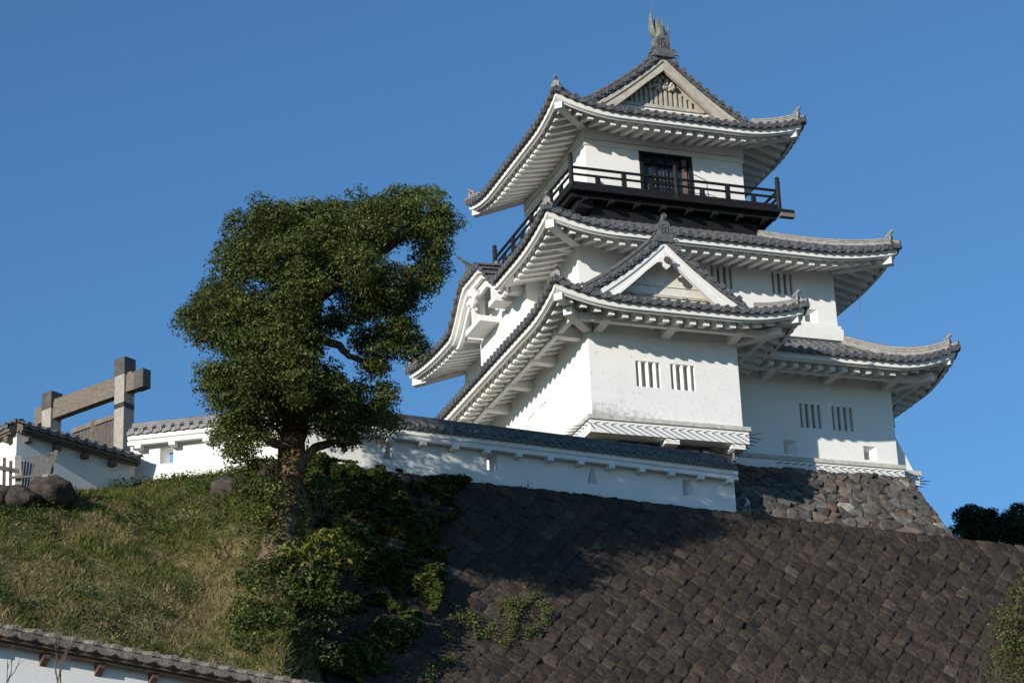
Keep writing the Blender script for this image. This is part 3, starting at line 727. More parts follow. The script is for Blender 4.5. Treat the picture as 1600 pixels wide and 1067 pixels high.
# ---- black balcony
bal = MB(); bx0, by0, bx1, by1 = 1.99, 5.80, 11.10, 15.2
bal.box(bx0-.05, by0-.05, 12.02, bx1+.05, 6.9, 12.10); bal.box(bx0-.05, 6.9, 12.02, 3.1, by1, 12.10); bal.box(10.13, 6.9, 12.02, bx1+.05, by1, 12.10)
bal.box(bx0-.10, by0-.10, 11.86, bx1+.62, by0+.08, 12.02); bal.box(bx0-.10, by0+.08, 11.86, bx0+.08, by1, 12.02); bal.box(bx1-.05, by0+.08, 11.86, bx1+.10, by1, 12.02)
bal.box(bx0+.05, by0+.20, 11.66, bx1-.05, by0+.40, 11.86); bal.box(bx0+.05, by0+.4, 11.66, bx0+.25, by1, 11.86)
bal.box(3.0, 6.75, 10.4, 10.25, 6.918, 12.02); bal.box(2.95, 6.92, 10.4, 3.108, 14.2, 12.02); bal.box(10.122, 6.92, 10.4, 10.28, 14.2, 12.02)
bal.box(3.0, 6.45, 11.0, 10.3, 6.75, 11.66)
bal.box(2.35, 6.15, 11.3, 3.0, 14.6, 11.66)
for i in range(8):
    x = 2.6+i*1.13; bal.box(x-.09, by0+.05, 11.50, x+.09, 6.9, 11.66)
    pass
for i in range(7):
    y = 7.4+i*1.13; bal.box(bx0+.05, y-.09, 11.50, 3.0, y+.09, 11.66)
balo = bal.build('balcony', M['black'], keep)
be = MB(); be.box(bx1+.625, by0-.09, 11.70, bx1+.64, by0+.16, 11.99); be.box(bx1+.1, by0-.13, 11.68, bx1+.60, by0-.102, 11.84); be.box(bx1+.0, by0-.12, 11.70, bx1+.62, by0+.15, 11.858); be.build('beam_end', M['greywood'], balo)
def gpost(x, y):
    m_ = MB(); m_.tube([V(x, y, 11.95), V(x, y, 13.18), V(x, y, 13.20), V(x, y, 13.26), V(x, y, 13.28), V(x, y, 13.38), V(x, y, 13.46), V(x, y, 13.50)], [.10, .10, .115, .115, .07, .10, .08, .01], 10); m_.build('newel_post', M['black'], balo)
for x in (bx0, (bx0+bx1)/2, bx1): gpost(x, by0)
gpost(bx0, by1); gpost(bx1, by1)
rl = MB()
for z, r_ in ((12.86, .062), (12.56, .055)):
    rl.tube([V(bx0, by0, z), V(bx1, by0, z)], r_, 8); rl.tube([V(bx0, by0, z), V(bx0, by1, z)], r_, 8); rl.tube([V(bx1, by0, z), V(bx1, by1, z)], r_, 8)
rl.box(bx0, by0-.06, 12.10, bx1, by0+.06, 12.22); rl.box(bx0-.06, by0, 12.10, bx0+.06, by1, 12.22); rl.box(bx1-.06, by0, 12.10, bx1+.06, by1, 12.22)
rl.build('handrail', M['black'], balo)
for k in range(1, 8):
    if k == 4: continue
    x = bx0+(bx1-bx0)*k/8; top = 12.86 if k % 2 == 0 else 12.56
    m_ = MB(); m_.box(x-.085, by0-.07, 12.22, x+.085, by0+.07, top); m_.build('baluster', M['black'], balo)
for k in range(1, 8):
    y = by0+(by1-by0)*k/8; top = 12.86 if k % 2 == 0 else 12.56
    m_ = MB(); m_.box(bx0-.07, y-.085, 12.22, bx0+.07, y+.085, top); m_.build('baluster', M['black'], balo)
# door behind the balcony
dr = MB(); dx0, dx1, dz0, dz1 = 5.53, 7.76, 12.4, 14.52
dr.box(dx0-.06, 6.88, dz0, dx0+.10, 7.1, dz1); dr.box(dx1-.10, 6.88, dz0, dx1+.06, 7.1, dz1); dr.box(dx0-.06, 6.88, dz1-.10, dx1+.06, 7.1, dz1+.04)
for x in (dx0+.62, dx0+1.18): dr.box(x-.03, 6.96, dz0, x+.03, 7.02, dz1-.1)
dr.box(dx0+.1, 6.96, 14.02, dx1-.1, 7.02, 14.08)
for i in range(11): x = dx0+.16+i*.14; dr.box(x-.009, 6.95, dz0, x+.009, 6.97, 13.55)
for i in range(4): z = 12.75+i*.25; dr.box(dx0+.1, 6.95, z-.009, dx0+1.7, 6.97, z+.009)
dro = dr.build('door', M['black'], keep)
g = MB(); g.quad(V(dx0, 7.08, dz0), V(dx1, 7.08, dz0), V(dx1, 7.08, dz1), V(dx0, 7.08, dz1)); g.build('glass', M['glass'], dro)
g = MB(); g.box(dx1-.36, 6.99, dz0, dx1-.16, 7.03, dz1-.12); g.build('door_edge', M['orange'], dro)
g = MB()
g.tube([V(5.75, 6.05, 13.10), V(6.1, 6.02, 13.30), V(7.2, 6.0, 13.35), V(8.0, 6.0, 13.05), V(8.05, 6.0, 12.2)], .018, 5); g.tube([V(5.75, 6.05, 13.10), V(5.75, 6.05, 12.15)], .018, 5)
for i in range(9): g.tube([V(5.95+.16*i, 6.02, 12.15), V(5.95+.16*i, 6.02, 13.25)], .008, 4)
g.build('safety_rail', M['iron'], balo)
# lightning conductor wires on the right side
wr = MB()
wr.tube([at(1345, 440, x=13.2), at(1350, 452, x=13.2), at(1344, 462, x=13.2), at(1343, 490, x=13.2), at(1346, 522, x=13.2)], .014, 4); wr.tube([at(1322, 461, x=13), at(1344, 465, x=13.2)], .014, 4)
wr.tube([at(1210, 246, x=11.4), at(1211, 285, x=11.4)], .012, 4); wr.tube([at(1196, 261, x=11.4), at(1211, 264, x=11.4)], .012, 4)
wr.tube([at(1399, 632, x=14.0), at(1394, 642, x=13.95), at(1398, 668, x=13.95)], .03, 5)
wr.build('conductor_wire', M['iron'], keep)
adopt(keep)

# ================================================================== STONE WORK
def hsh(i, j, k): return np.modf(np.abs(np.sin(i*127.1+j*311.7+k*74.7)*43758.5453))[0]
def vnoise(x, y, seed=0):
    xi = np.floor(x); yi = np.floor(y); fx = x-xi; fy = y-yi; fx = fx*fx*(3-2*fx); fy = fy*fy*(3-2*fy)
    return (hsh(xi, yi, seed)*(1-fx)+hsh(xi+1, yi, seed)*fx)*(1-fy)+(hsh(xi, yi+1, seed)*(1-fx)+hsh(xi+1, yi+1, seed)*fx)*fy
def stone_sheet(name, O, A, B, N, la, lb, res, cell, ang, asp, jit, depth, tilt, palette, mt, parent=None, top_row=0, blens=None, rnd=.16, big=0, chip=.10):
    O, A, B, N = (np.array(v, float) for v in (O, A, B, N))
    na = int(la/res)+1; nb = int(lb/res)+1
    a, b = np.meshgrid(np.linspace(0, la, na), np.linspace(0, lb, nb), indexing='ij')
    a2 = a+.07*(vnoise(a*2.2, b*2.2, 5)-.5); b2 = b+.07*(vnoise(a*2.2, b*2.2, 9)-.5)
    ca, sa = math.cos(ang), math.sin(ang)
    p = (a2*ca+b2*sa)/cell; q = (-a2*sa+b2*ca)/(cell*asp)
    if big: s_ = 1+big*(vnoise(a*.35, b*.35, 3)-.5); p = p+big*2*(vnoise(a*.5, b*.5, 31)-.5); q = q+big*2*(vnoise(a*.5, b*.5, 37)-.5)
    def vor(p, q, jx, sd):
        pi = np.floor(p); qi = np.floor(q); F1 = np.full(p.shape, 9.); F2 = np.full(p.shape, 9.); I = np.zeros(p.shape); J = np.zeros(p.shape); DX = np.zeros(p.shape); DY = np.zeros(p.shape)
        for di in (-1, 0, 1):
            for dj in (-1, 0, 1):
                ii = pi+di; jj = qi+dj; cx = ii+.5+jx*(hsh(ii, jj, 1+sd)-.5); cy = jj+.5+jx*(hsh(ii, jj, 2+sd)-.5)
                dx = p-cx; dy = q-cy; d = (np.abs(dx)**2.6+np.abs(dy)**2.6)**(1/2.6)
                nw = d < F1; F2 = np.where(nw, F1, np.minimum(F2, d)); F1 = np.where(nw, d, F1); I = np.where(nw, ii, I); J = np.where(nw, jj, J); DX = np.where(nw, dx, DX); DY = np.where(nw, dy, DY)
        return F1, F2, I, J, DX, DY
    F1, F2, I, J, DX, DY = vor(p, q, jit, 0)
    if top_row:
        p2 = a2/(cell*.95); q2 = np.full(p.shape, .5)*0+b2/top_row-.05
        G = vor(p2, q2, .25, 50); mk_ = b2 < top_row+.08*(vnoise(a*1.8, b*0, 8)-.5)
        F1, F2, I, J, DX, DY = (np.where(mk_, g_, o_) for g_, o_ in zip(G, (F1, F2, I, J, DX, DY)))
    e = np.clip((F2-F1)/rnd, 0, 1); e = 1-(1-e)**2.2
    hgt = depth*e+tilt*((hsh(I, J, 11)-.5)*DX+(hsh(I, J, 12)-.5)*DY)*2*e+.05*(hsh(I, J, 13)-.5)*e
    hgt += .018*(vnoise(a*9, b*9, 21)-.5)+.035*(vnoise(a*4+9*I, b*4+7*J, 22)-.5)*e
    # chipped facet per stone
    fa_ = hsh(I, J, 17)*6.28; hgt -= chip*np.clip(DX*np.cos(fa_)+DY*np.sin(fa_)-.12, 0, 1)*e
    P = O+a[..., None]*A+b[..., None]*B+hgt[..., None]*N
    if blens is not None: P = blens(P, a, b)
    me = bpy.data.meshes.new(name); nv = na*nb
    me.vertices.add(nv); me.vertices.foreach_set('co', P.reshape(-1, 3).astype(np.float32).ravel())
    i0 = (np.arange(na-1)[:, None]*nb+np.arange(nb-1)[None]).ravel(); fc = np.stack([i0, i0+1, i0+nb+1, i0+nb], 1)
    if np.dot(np.cross(B, A), N) < 0: fc = fc[:, ::-1]
    me.loops.add(fc.size); me.loops.foreach_set('vertex_index', fc.astype(np.int32).ravel())
    me.polygons.add(len(fc)); me.polygons.foreach_set('loop_start', (np.arange(len(fc))*4).astype(np.int32)); me.polygons.foreach_set('loop_total', np.full(len(fc), 4, np.int32))
    pal = np.array(palette); wsum = np.cumsum(pal[:, 3])/pal[:, 3].sum()
    k = np.searchsorted(wsum, hsh(I, J, 14)*.9999); c = pal[k, :3]*(.8+.4*hsh(I, J, 15))[..., None]
    c = np.where((e < .34)[..., None], c*.45, c)       # joints coloured darker than the stone faces
    ca_ = me.color_attributes.new('Col', 'FLOAT_COLOR', 'POINT'); cc = np.ones((nv, 4), np.float32); cc[:, :3] = c.reshape(-1, 3); ca_.data.foreach_set('color', cc.ravel())
    me.update(); me.validate()
    o = bpy.data.objects.new(name, me); COL.objects.link(o); me.materials.append(mt)
    if parent: o.parent = parent
    return o
RUB = [(.19, .165, .14, 4), (.15, .14, .13, 3), (.20, .16, .13, 2), (.19, .19, .175, 1.6), (.46, .43, .36, .35), (.10, .092, .088, 2.4), (.19, .135, .105, .8)]
plinth = thing('stone_plinth', 'rubble stone base of mixed grey and brown boulders under the white keep', 'stone base', (10, 2.6, -5.4))
k_ = .42; ln = math.hypot(1, k_)
Bf = np.array([0, -k_, -1])/ln; Nf = np.array([0, -1, k_])/ln
def flare(P, a, b):
    # right end follows the battered corner
    P = P.copy(); f = np.clip((a-2)/(6.42), 0, 1); P[..., 0] += f*(b*k_/ln); return P
stone_sheet('plinth_front', (5.6, 2.86, -.38), (1, 0, 0), Bf, Nf, 8.46, 5.9, .028, .47, .30, .72, .95, .12, .14, RUB, M['stone'], plinth, blens=flare, rnd=.13, big=.5)
Br = np.array([k_, 0, -1])/ln; Nr = np.array([1, 0, k_])/ln
def flare2(P, a, b):
    P = P.copy(); P[..., 1] -= np.clip(1-a/6, 0, 1)*(b*k_/ln); return P
stone_sheet('plinth_side', (14.0, 2.86, -.38), (0, 1, 0), Br, Nr, 17, 5.9, .09, .75, .35, .72, .75, .15, .10, RUB, M['stone'], plinth, blens=flare2, rnd=.22, big=.35)
stone_sheet('plinth_turret', (.35, .62, -.62), (1, 0, 0), Bf, Nf, 4.5, 5.6, .05, .60, .35, .72, .75, .15, .10, RUB, M['stone'], plinth, rnd=.22, big=.35)
stone_sheet('plinth_turret_side', (.35, .62, -.62), (0, 1, 0), np.array([-k_, 0, -1])/ln, np.array([-1, 0, k_])/ln, 19, 5.6, .10, .75, .35, .72, .75, .15, .10, RUB, M['stone'], plinth, rnd=.22, big=.35)
mb = MB(); mb.box(.22, .45, -1.55, 1.35, 1.2, -.63); mb.box(.62, .43, -1.5, .70, .45, -.64); mb.build('corner_panel', M['tan'], plinth)
adopt(plinth)

# dark retaining wall
WD = V(.9930, .1185, 0).normalized(); WN = V(WD.y, -WD.x, 0)        # along the wall, outward to the front
WTOP = -5.42; W0 = V(2.5, -6.27, WTOP)
def wpt(s, o=0, z=0): return V(2.5, -6.10, 0)+WD*s+WN*o+V(0, 0, z)
th = R_(56); WB = WN*math.cos(th)-Z*math.sin(th); WNN = WN*math.sin(th)+Z*math.cos(th)
ret = thing('retaining_wall', 'tall sloping dark brown stone retaining wall of diagonal fitted blocks below the keep', 'stone wall', W0+WB*12)
DK = [(.084, .064, .050, 5), (.072, .056, .046, 4), (.100, .077, .060, 2), (.060, .050, .043, 2), (.13, .105, .085, .3)]
stone_sheet('stone_face', W0-WD*17, WD, WB, WNN, 40, 15,   .033, .45, R_(43), .95, .24, .048, .055, DK, M['darkstone'], ret, top_row=.46, rnd=.15, big=.06, chip=.05)
mb = MB(); P = W0-WD*17; Q = W0+WD*23
mb.quad(P+Z*.02+WB*.1, Q+Z*.02+WB*.1, Q-WN*.5+Z*.0, P-WN*.5+Z*.0); mb.build('coping', M['rock'], ret)
adopt(ret)
# terrace behind, ground far below
mb = MB(); mb.quad(P-WN*.3-Z*.05, Q-WN*.3-Z*.05, Q-WN*60-Z*.05, P-WN*60-Z*.05)
tag(mb.build('terrace', M['soil']), 'earth terrace the keep stands on, level with the top of the dark wall', 'terrace', kind='structure')
mb = MB(); mb.quad(V(-3000, -3000, -31.8), V(3000, -3000, -31.8), V(3000, 3000, -31.8), V(-3000, 3000, -31.8))
tag(mb.build('ground', M['ground']), 'flat ground at the foot of the castle hill', 'ground', kind='structure')

# ================================================================== PLASTERED WALLS WITH TILED TOPS
def dobei(root, Lw, ztop, zbase, ov, mats, zr, disc=True, sp=.30, ends=(True, True), bk=1.1, bk0=.5, holes=(), thick=.36, tilt=.0, bsize=(.20, .20), bname='bracket', fasc=True, back=True, tri_br=False, fs=1.0, rk=1.0):
    """local frame: x along, -y front. wall, tiled cap, eave boards, brackets"""
    mp, mtile, mw = mats
    w_ = MB(); rect = [(h[0], h[1]-zbase, h[0]+h[2], h[1]+h[3]-zbase) for h in holes]
    wall_grid(w_, V(0, 0, zbase), X, Lw, ztop-zbase, rect, -Y, .3)
    wall_grid(w_, V(0, thick, zbase), X, Lw, ztop-zbase, rect, Y, .3)
    w_.quad(V(0, 0, zbase), V(0, thick, zbase), V(0, thick, ztop), V(0, 0, ztop)); w_.quad(V(Lw, 0, zbase), V(Lw, thick, zbase), V(Lw, thick, ztop), V(Lw, 0, ztop))
    wo = w_.build('wall', mp, root)
    cy = thick/2; run = cy+ov; e0 = ztop+.10
    r_ = MB()
    for sg in (-1, 1):
        if sg == 1 and not back: continue
        prof = lambda t: e0+(zr-e0)*(.9*(t/run)+.1*(t/run)**2)
        x0, x1 = -.0, Lw
        rows = []
        n = int(Lw/sp*2)
        for i in range(n+1):
            x = x0+(x1-x0)*i/n; rows.append([V(x, cy+sg*(run-t), prof(t)) for t in (0, run*.33, run*.66, run)])
        r_.grid(rows)
        x = sp/2
        while x < Lw:
            pts = []
            for k in range(3):
                ta, tb = run*k/3, run*(k+1)/3
                for t, rr_ in ((ta-(.03 if k == 0 else 0), .088), (tb-.004, .070)):
                    c = V(x, cy+sg*(run-t), prof(max(0, t))+.01); pts.append([c+X*(math.cos(a_)*rr_)+Z*(math.sin(a_)*rr_) for a_ in [math.pi*j/6 for j in range(7)]])
            r_.grid(pts)
            if disc: r_.disc(V(x, cy+sg*(run+.04), prof(0)+.01), V(0, sg, 0), .095, 12, .07)
            else: r_.add([V(x-.088, cy+sg*(run+.03), prof(0)+.01)]+[V(x+math.cos(a_)*.088, cy+sg*(run+.031), prof(0)+.01+math.sin(a_)*.088) for a_ in [math.pi*(6-j)/6 for j in range(7)]], [(0, 1, 2, 3, 4, 5, 6, 7)])
            x += sp
        top = []; bot = []; bk_ = []
        for i in range(int(Lw/sp*4)+1):
            x = i*sp/4; dr_ = .05+.06*abs(math.sin(math.pi*((x/sp-.5) % 1))); top.append(V(x, cy+sg*(run+.01), e0+.01)); bot.append(V(x, cy+sg*(run+.01), e0-dr_)); bk_.append(V(x, cy+sg*(run-.12), e0-.1))
        r_.grid([top, bot, bk_])
    r_.sweep([V(0, cy, zr-.02), V(Lw, cy, zr-.02)], [(a_*.62, b_*.55*rk) for a_, b_ in RSEC])
    ro = r_.build('tiled_top', mtile, root)
    f_ = MB()
    for sg in (-1, 1):
        yo = cy+sg*(run-.06); yi = cy+sg*(run-.12)
        f_.box(0, min(yo, yi), e0-.24*fs, Lw, max(yo, yi), e0-.03)
        yi2 = cy+sg*(run-.2); f_.box(0, min(yi, yi2), e0-.31*fs, Lw, max(yi, yi2), e0-.15*fs)
        a_, b_ = (yi2, 0) if sg < 0 else (thick, yi2); f_.box(0, min(a_, b_), e0-.22*fs, Lw, max(a_, b_), e0-.16*fs)
        if fasc: a_, b_ = (-.30, -.16) if sg < 0 else (thick+.16, thick+.30); f_.box(0, a_, e0-.42, Lw, b_, e0-.30)
    for xe in (.001, Lw-.001):
        f_.add([V(xe, cy-run+.12, e0-.2*fs), V(xe, cy+run-.12, e0-.2*fs), V(xe, cy+run-.05, e0-.03), V(xe, cy, zr-.03), V(xe, cy-run+.05, e0-.03)], [(0, 1, 2, 3, 4)])
    f_.build('eave_board', mw, root)
    x = bk0
    while x < Lw-.15:
        m_ = MB()
        if tri_br:
            m_.add([V(x-.05, 0, e0-.36), V(x+.05, 0, e0-.36), V(x-.05, -.14, e0-.26), V(x+.05, -.14, e0-.26), V(x-.05, -.14, e0-.12), V(x+.05, -.14, e0-.12), V(x-.07, 0, e0-.2), V(x+.07, 0, e0-.2)], [(0, 1, 3, 2), (2, 3, 5, 4), (0, 2, 4, 6), (1, 7, 5, 3)])
        else: m_.box(x-bsize[0]/2, -.34 if fasc else -.22, e0-.40-bsize[1]*.75 if fasc else e0-.45, x+bsize[0]/2, 0, e0-.40 if fasc else e0-.28)
        m_.build(bname, mw, root); x += bk
    for h in holes:
        u, v, wv, hv = h[:4]
        if h[4] == 'tri':
            # fill the corners of the rectangular opening, leaving a triangle
            for yy in (0.0,):
                f2 = MB(); f2.add([V(u, yy, v), V(u+wv/2, yy, v+hv), V(u, yy, v+hv)], [(0, 1, 2)]); f2.add([V(u+wv, yy, v), V(u+wv/2, yy, v+hv), V(u+wv, yy, v+hv)], [(0, 1, 2)]); f2.build('hole_cheek', mp, wo)
            loophole(V(u, 0, v), X, -Y, wv, hv, root, tri=True, depth=thick, back=h[5])
        else: loophole(V(u, 0, v), X, -Y, wv, hv, root, inner=h[6], depth=thick, back=h[5], open_=(h[5] == 'open'))
    return wo
# right-hand wall D1
Lr = 15.35; rz = math.atan2(WD.y, WD.x)
org = V(2.5, -6.10, 0)-WD*Lr
d1 = thing('plaster_wall', 'long white plastered wall with dark tiled top in tree shade on the dark stone wall', 'wall', (org.x, org.y, -5.4), rz, 'white plastered castle walls with tiled tops')
def sx(u, v): # distance along the wall for a picture position
    p = at_plane(u, v, V(2.5, -6.1, 0), WN); return (p-org).dot(WD)
hz = 5.4
P_M = (M['plaster'], M['tile'], M['plaster_wood'])
dobei(d1, Lr, -3.98+hz, -.02, .36, P_M, -3.50+hz, bk=1.115, bk0=(sx(655, 682) % 1.115), holes=[
    (sx(760, 707), -4.88+hz, .36, .57, 'rect', 'open', (0, .0, .72, .82)), (sx(1066, 748), -4.96+hz, .40, .57, 'rect', 'rock', (0, 0, .5, .85)),
    (sx(917, 752), -4.93+hz, .42, .68, 'tri', 'tan'), (sx(598, 712), -4.93+hz, .45, .72, 'tri', 'glass')])
e_ = MB(); hip_end(e_, V(Lr-.05, -.10, -3.52+hz), (1, -.3, 0), .55); e_.build('end_tile', M['ridge'], d1)
f2 = MB()
rr = random.Random(5)
f2.box(sx(868, 752), -.012, -5.4+hz, sx(952, 775), 0, -5.0+hz); f2.build('repair_patch', M['plaster'], d1)
# left-hand wall L2 (sunlit) from the bend back to the corner with L1
c0 = V(2.5, -6.10, 0)-WD*Lr; l2e = V(-17.55, -5.05, 0); dv = (c0-l2e); L2len = dv.length; rz2 = math.atan2(dv.y, dv.x)
d2 = thing('plaster_wall', 'sunlit white plastered wall with round tile ends and one square window, left of the big tree', 'wall', (l2e.x, l2e.y, -5.6), rz2, 'white plastered castle walls with tiled tops')
U2 = dv.normalized(); N2 = V(U2.y, -U2.x, 0)
def s2(u, v): p = at_plane(u, v, l2e, N2); return (p-l2e).dot(U2), p.z
ub, zb_ = s2(250, 725); ut, zt2 = s2(271, 698)
dobei(d2, L2len, -3.98+5.6, -.3, .36, P_M, -3.60+5.6, bk=1.1, bk0=.35, holes=[(ub, zb_+5.6, max(.4, ut-ub), zt2-zb_, 'rect', 'blue', (.45, .1, .72, .9))])
# L1: timber-eaved wall, nearer, and its short return L0
l1e = V(-21.45, -7.75, 0); l1s = V(-17.50, -5.50, 0); dv = l1s-l1e; rz1 = math.atan2(dv.y, dv.x)
d3 = thing('plaster_wall', 'grey-lit white wall under a dark timber eave, behind the slanted wooden fence at far left', 'wall', (l1e.x, l1e.y, -7.2), rz1, 'white plastered castle walls with tiled tops')
T_M = (M['plaster'], M['tile'], M['darkwood'])
dobei(d3, dv.length, -4.92+7.2, -.3, .34, T_M, -4.60+7.2, disc=False, sp=.36, bk=1.07, bk0=.35, bsize=(.19, .20), fasc=False, rk=.45, fs=.8)
l0 = V(-23.4, -4.3, 0); dv = l1e-l0; rz0 = math.atan2(dv.y, dv.x)
d4 = thing('plaster_wall', 'short bright white return wall at the left edge of the picture', 'wall', (l0.x, l0.y, -7.2), rz0, 'white plastered castle walls with tiled tops')
dobei(d4, dv.length, -4.94+7.2, -.3, .34, T_M, -4.61+7.2, disc=False, sp=.36, bk=1.07, bk0=.5, bsize=(.19, .20), fasc=False, rk=.45, fs=.8)
# foreground wall
fa_ = V(-27.57, -42.25, 0); fb_ = V(-18.6, -40.12, 0); dv = fb_-fa_; rzf = math.atan2(dv.y, dv.x)
d5 = thing('plaster_wall', 'foreground white wall with mossy brown tiled top and brown timber brackets, bottom left corner', 'wall', (fa_.x, fa_.y, -24), rzf, 'white plastered castle walls with tiled tops')
dobei(d5, dv.length, -20.49+24, 0, .30, (M['plaster'], M['oldtile'], M['brownwood']), -20.25+24, disc=False, sp=.315, bk=.87, bk0=.80, fasc=False, tri_br=True, fs=.6, rk=.4)
d5.rotation_euler = (0, math.atan(.072), rzf)

# ================================================================== GATE, FENCE, ROCKS, LAMP
gt = thing('timber_gate', 'tall weathered timber gate frame with dark metal post caps behind the left wall', 'gate', (-17.1, -1.6, -5.4))
bd_ = V(-.53, .85, 0).normalized(); bn = V(bd_.y, -bd_.x, 0)
pR = at(194, 640, y=-1.35); pR.z = 0; gtop = at(194, 562, y=-1.35).z
pL = pR+bd_*(at(88, 640, y=1.8)-pR).dot(bd_); 
def post(P, tz):
    m_ = MB(); m_.bar(V(P.x, P.y, -5.4), V(P.x, P.y, tz-.6), .44, .44)
    # rotate square section to the gate axis
    m_ = MB(); a = bd_*.23; b = bn*.23
    def pr_(m_, z0, z1, k=1): m_.add([P-a*k-b*k+Z*z0, P+a*k-b*k+Z*z0, P+a*k+b*k+Z*z0, P-a*k+b*k+Z*z0, P-a*k-b*k+Z*z1, P+a*k-b*k+Z*z1, P+a*k+b*k+Z*z1, P-a*k+b*k+Z*z1], [(3, 2, 1, 0), (4, 5, 6, 7), (0, 1, 5, 4), (1, 2, 6, 5), (2, 3, 7, 6), (3, 0, 4, 7)])
    pr_(m_, -5.4, tz-.58); po = m_.build('post', M['palewood'], gt)
    c_ = MB(); pr_(c_, tz-.60, tz, 1.08); c_.add([P-a*1.08-b*1.08+Z*tz, P+a*1.08-b*1.08+Z*tz, P+a*1.08+b*1.08+Z*tz, P-a*1.08+b*1.08+Z*tz, P+Z*(tz+.08)], [(0, 1, 4), (1, 2, 4), (2, 3, 4), (3, 0, 4)]); c_.build('metal_cap', M['metal'], po)
    return po, pr_
po, pr_ = post(pR, gtop)
c_ = MB(); zb1 = at(194, 640, y=-1.35).z; pr_(c_, zb1, zb1+.17, 1.03); c_.build('iron_band', M['iron'], po)
post(pL, at(88, 616, y=pL.y).z)
zc_ = at(225, 593, y=-2.1).z; bm_ = MB(); bm_.bar(pR-bd_*1.02+Z*zc_, pL+bd_*.7+Z*zc_, .30, .60); bm_.bar(pR-bd_*.45+Z*(zc_+.34), pL+bd_*.4+Z*(zc_+.34), .24, .10)
bo = bm_.build('crossbeam', M['beamwood'], gt)
c_ = MB(); c_.bar(pR-bd_*1.06+Z*zc_, pR-bd_*.62+Z*zc_, .34, .64); c_.build('metal_cap', M['metal'], bo)
g_ = MB(); zt_g = at(170, 658, y=-.5).z
for i in range(13):
    p = pR+bd_*(.3+.17*i); g_.bar(p+Z*(-5.4), p+Z*(zt_g-.12), .155, .04)
g_.bar(pR+bd_*.2+Z*zt_g, pR+bd_*2.5+Z*zt_g, .12, .16); g_.build('gate_boards', M['greywood'], gt)
g_ = MB(); p = pR+bd_*1.45; g_.bar(p-Z*5.4, p+Z*(zt_g+.12), .2, .2); g_.build('gate_stile', M['greywood'], gt)
adopt(gt)
# stake fence at the far left
yF = -9.5
fn = thing('stake_fence', 'low wooden stake fence with slanted boards above dark boulders at far left', 'fence', (-21.3, yF, -8))
for (u, v) in ((7, 715), (17, 720)):
    p = at(u, v, y=yF); q = at(u-1, v+48, y=yF); m_ = MB(); m_.bar(p, q, .09, .05); m_.build('stake', M['darkwood'], fn)
p = at(28, 713, y=yF); m_ = MB(); m_.bar(p, at(29, 765, y=yF), .17, .14); m_.build('post', M['palewood'], fn)
m_ = MB(); m_.bar(at(-4, 730, y=yF-.06), at(28, 736, y=yF-.06), .05, .12); m_.build('rail', M['darkwood'], fn)
m_ = MB(); m_.bar(at(18, 746, y=yF-.14), at(90, 742, y=yF-.14), .06, .07); m_.build('rail', M['greywood'], fn)
for i in range(11):
    t = i/10; a = at(35+51*t, 722-18*t, y=yF+.2+.02*i); b = at(30+44*t, 768-16*t, y=yF+.1); m_ = MB(); m_.bar(a, b, .05, .05); m_.build('slanted_board', M['greywood'], fn)
m_ = MB(); m_.bar(at(88, 704, y=yF+.3), at(78, 745, y=yF+.3), .10, .10); m_.bar(at(38, 716, y=yF+.3), at(86, 708, y=yF+.3), .015, .015); m_.build('frame', M['greywood'], fn)
m_ = MB(); m_.bar(at(71, 741, y=yF-.2), at(71, 752, y=yF-.2), .14, .12); m_.build('post', M['palewood'], fn)
adopt(fn)
def boulder(name, label, P, sz, seed, rz=0, group='dark boulders on the grass bank'):
    n, m2 = 30, 20; r_ = random.Random(seed); me = MB(); rows = []
    planes = [(Vector((r_.uniform(-1, 1), r_.uniform(-1, 1), r_.uniform(-.4, 1))).normalized(), r_.uniform(.66, .92)) for _ in range(16)]
    for j in range(m2+1):
        ph = math.pi*j/m2; row = []
        for i in range(n+1):
            t = 2*math.pi*(i % n)/n; d = V(math.sin(ph)*math.cos(t), math.sin(ph)*math.sin(t), math.cos(ph)); rad = 1
            for pn, pd_ in planes:
                q = d.dot(pn)
                if q > .05: rad = min(rad, pd_/q)
            x = float(vnoise(np.array(d.x*3+seed), np.array(d.y*3+d.z*2), seed)); rad *= .90+.14*x+.07*float(vnoise(np.array(d.x*8+seed), np.array(d.y*8+d.z*7), seed+1))
            row.append(V(d.x*sz[0]*rad, d.y*sz[1]*rad, d.z*sz[2]*rad))
        rows.append(row)
    me.grid(rows); o = me.build(name, M['rock'], smooth=True); o.location = P; o.rotation_euler = (0, 0, rz); tag(o, label, 'boulder', group); return o
boulder('boulder', 'big rounded dark boulder beside the slanted fence boards', at(83, 768, y=-9.8), (.78, .7, .52), 3)
boulder('boulder', 'jagged dark boulder below the stake fence at the left edge', at(38, 780, y=-10.0), (.75, .6, .40), 5, .4)
boulder('boulder', 'low dark boulder cut off by the left edge of the picture', at(4, 775, y=-9.9), (.6, .6, .42), 9, .9)
boulder('boulder', 'pointed brown boulder at the foot of the sunlit wall behind the tree', at(364, 768, y=-8.8), (.80, .5, .62), 14, .2)
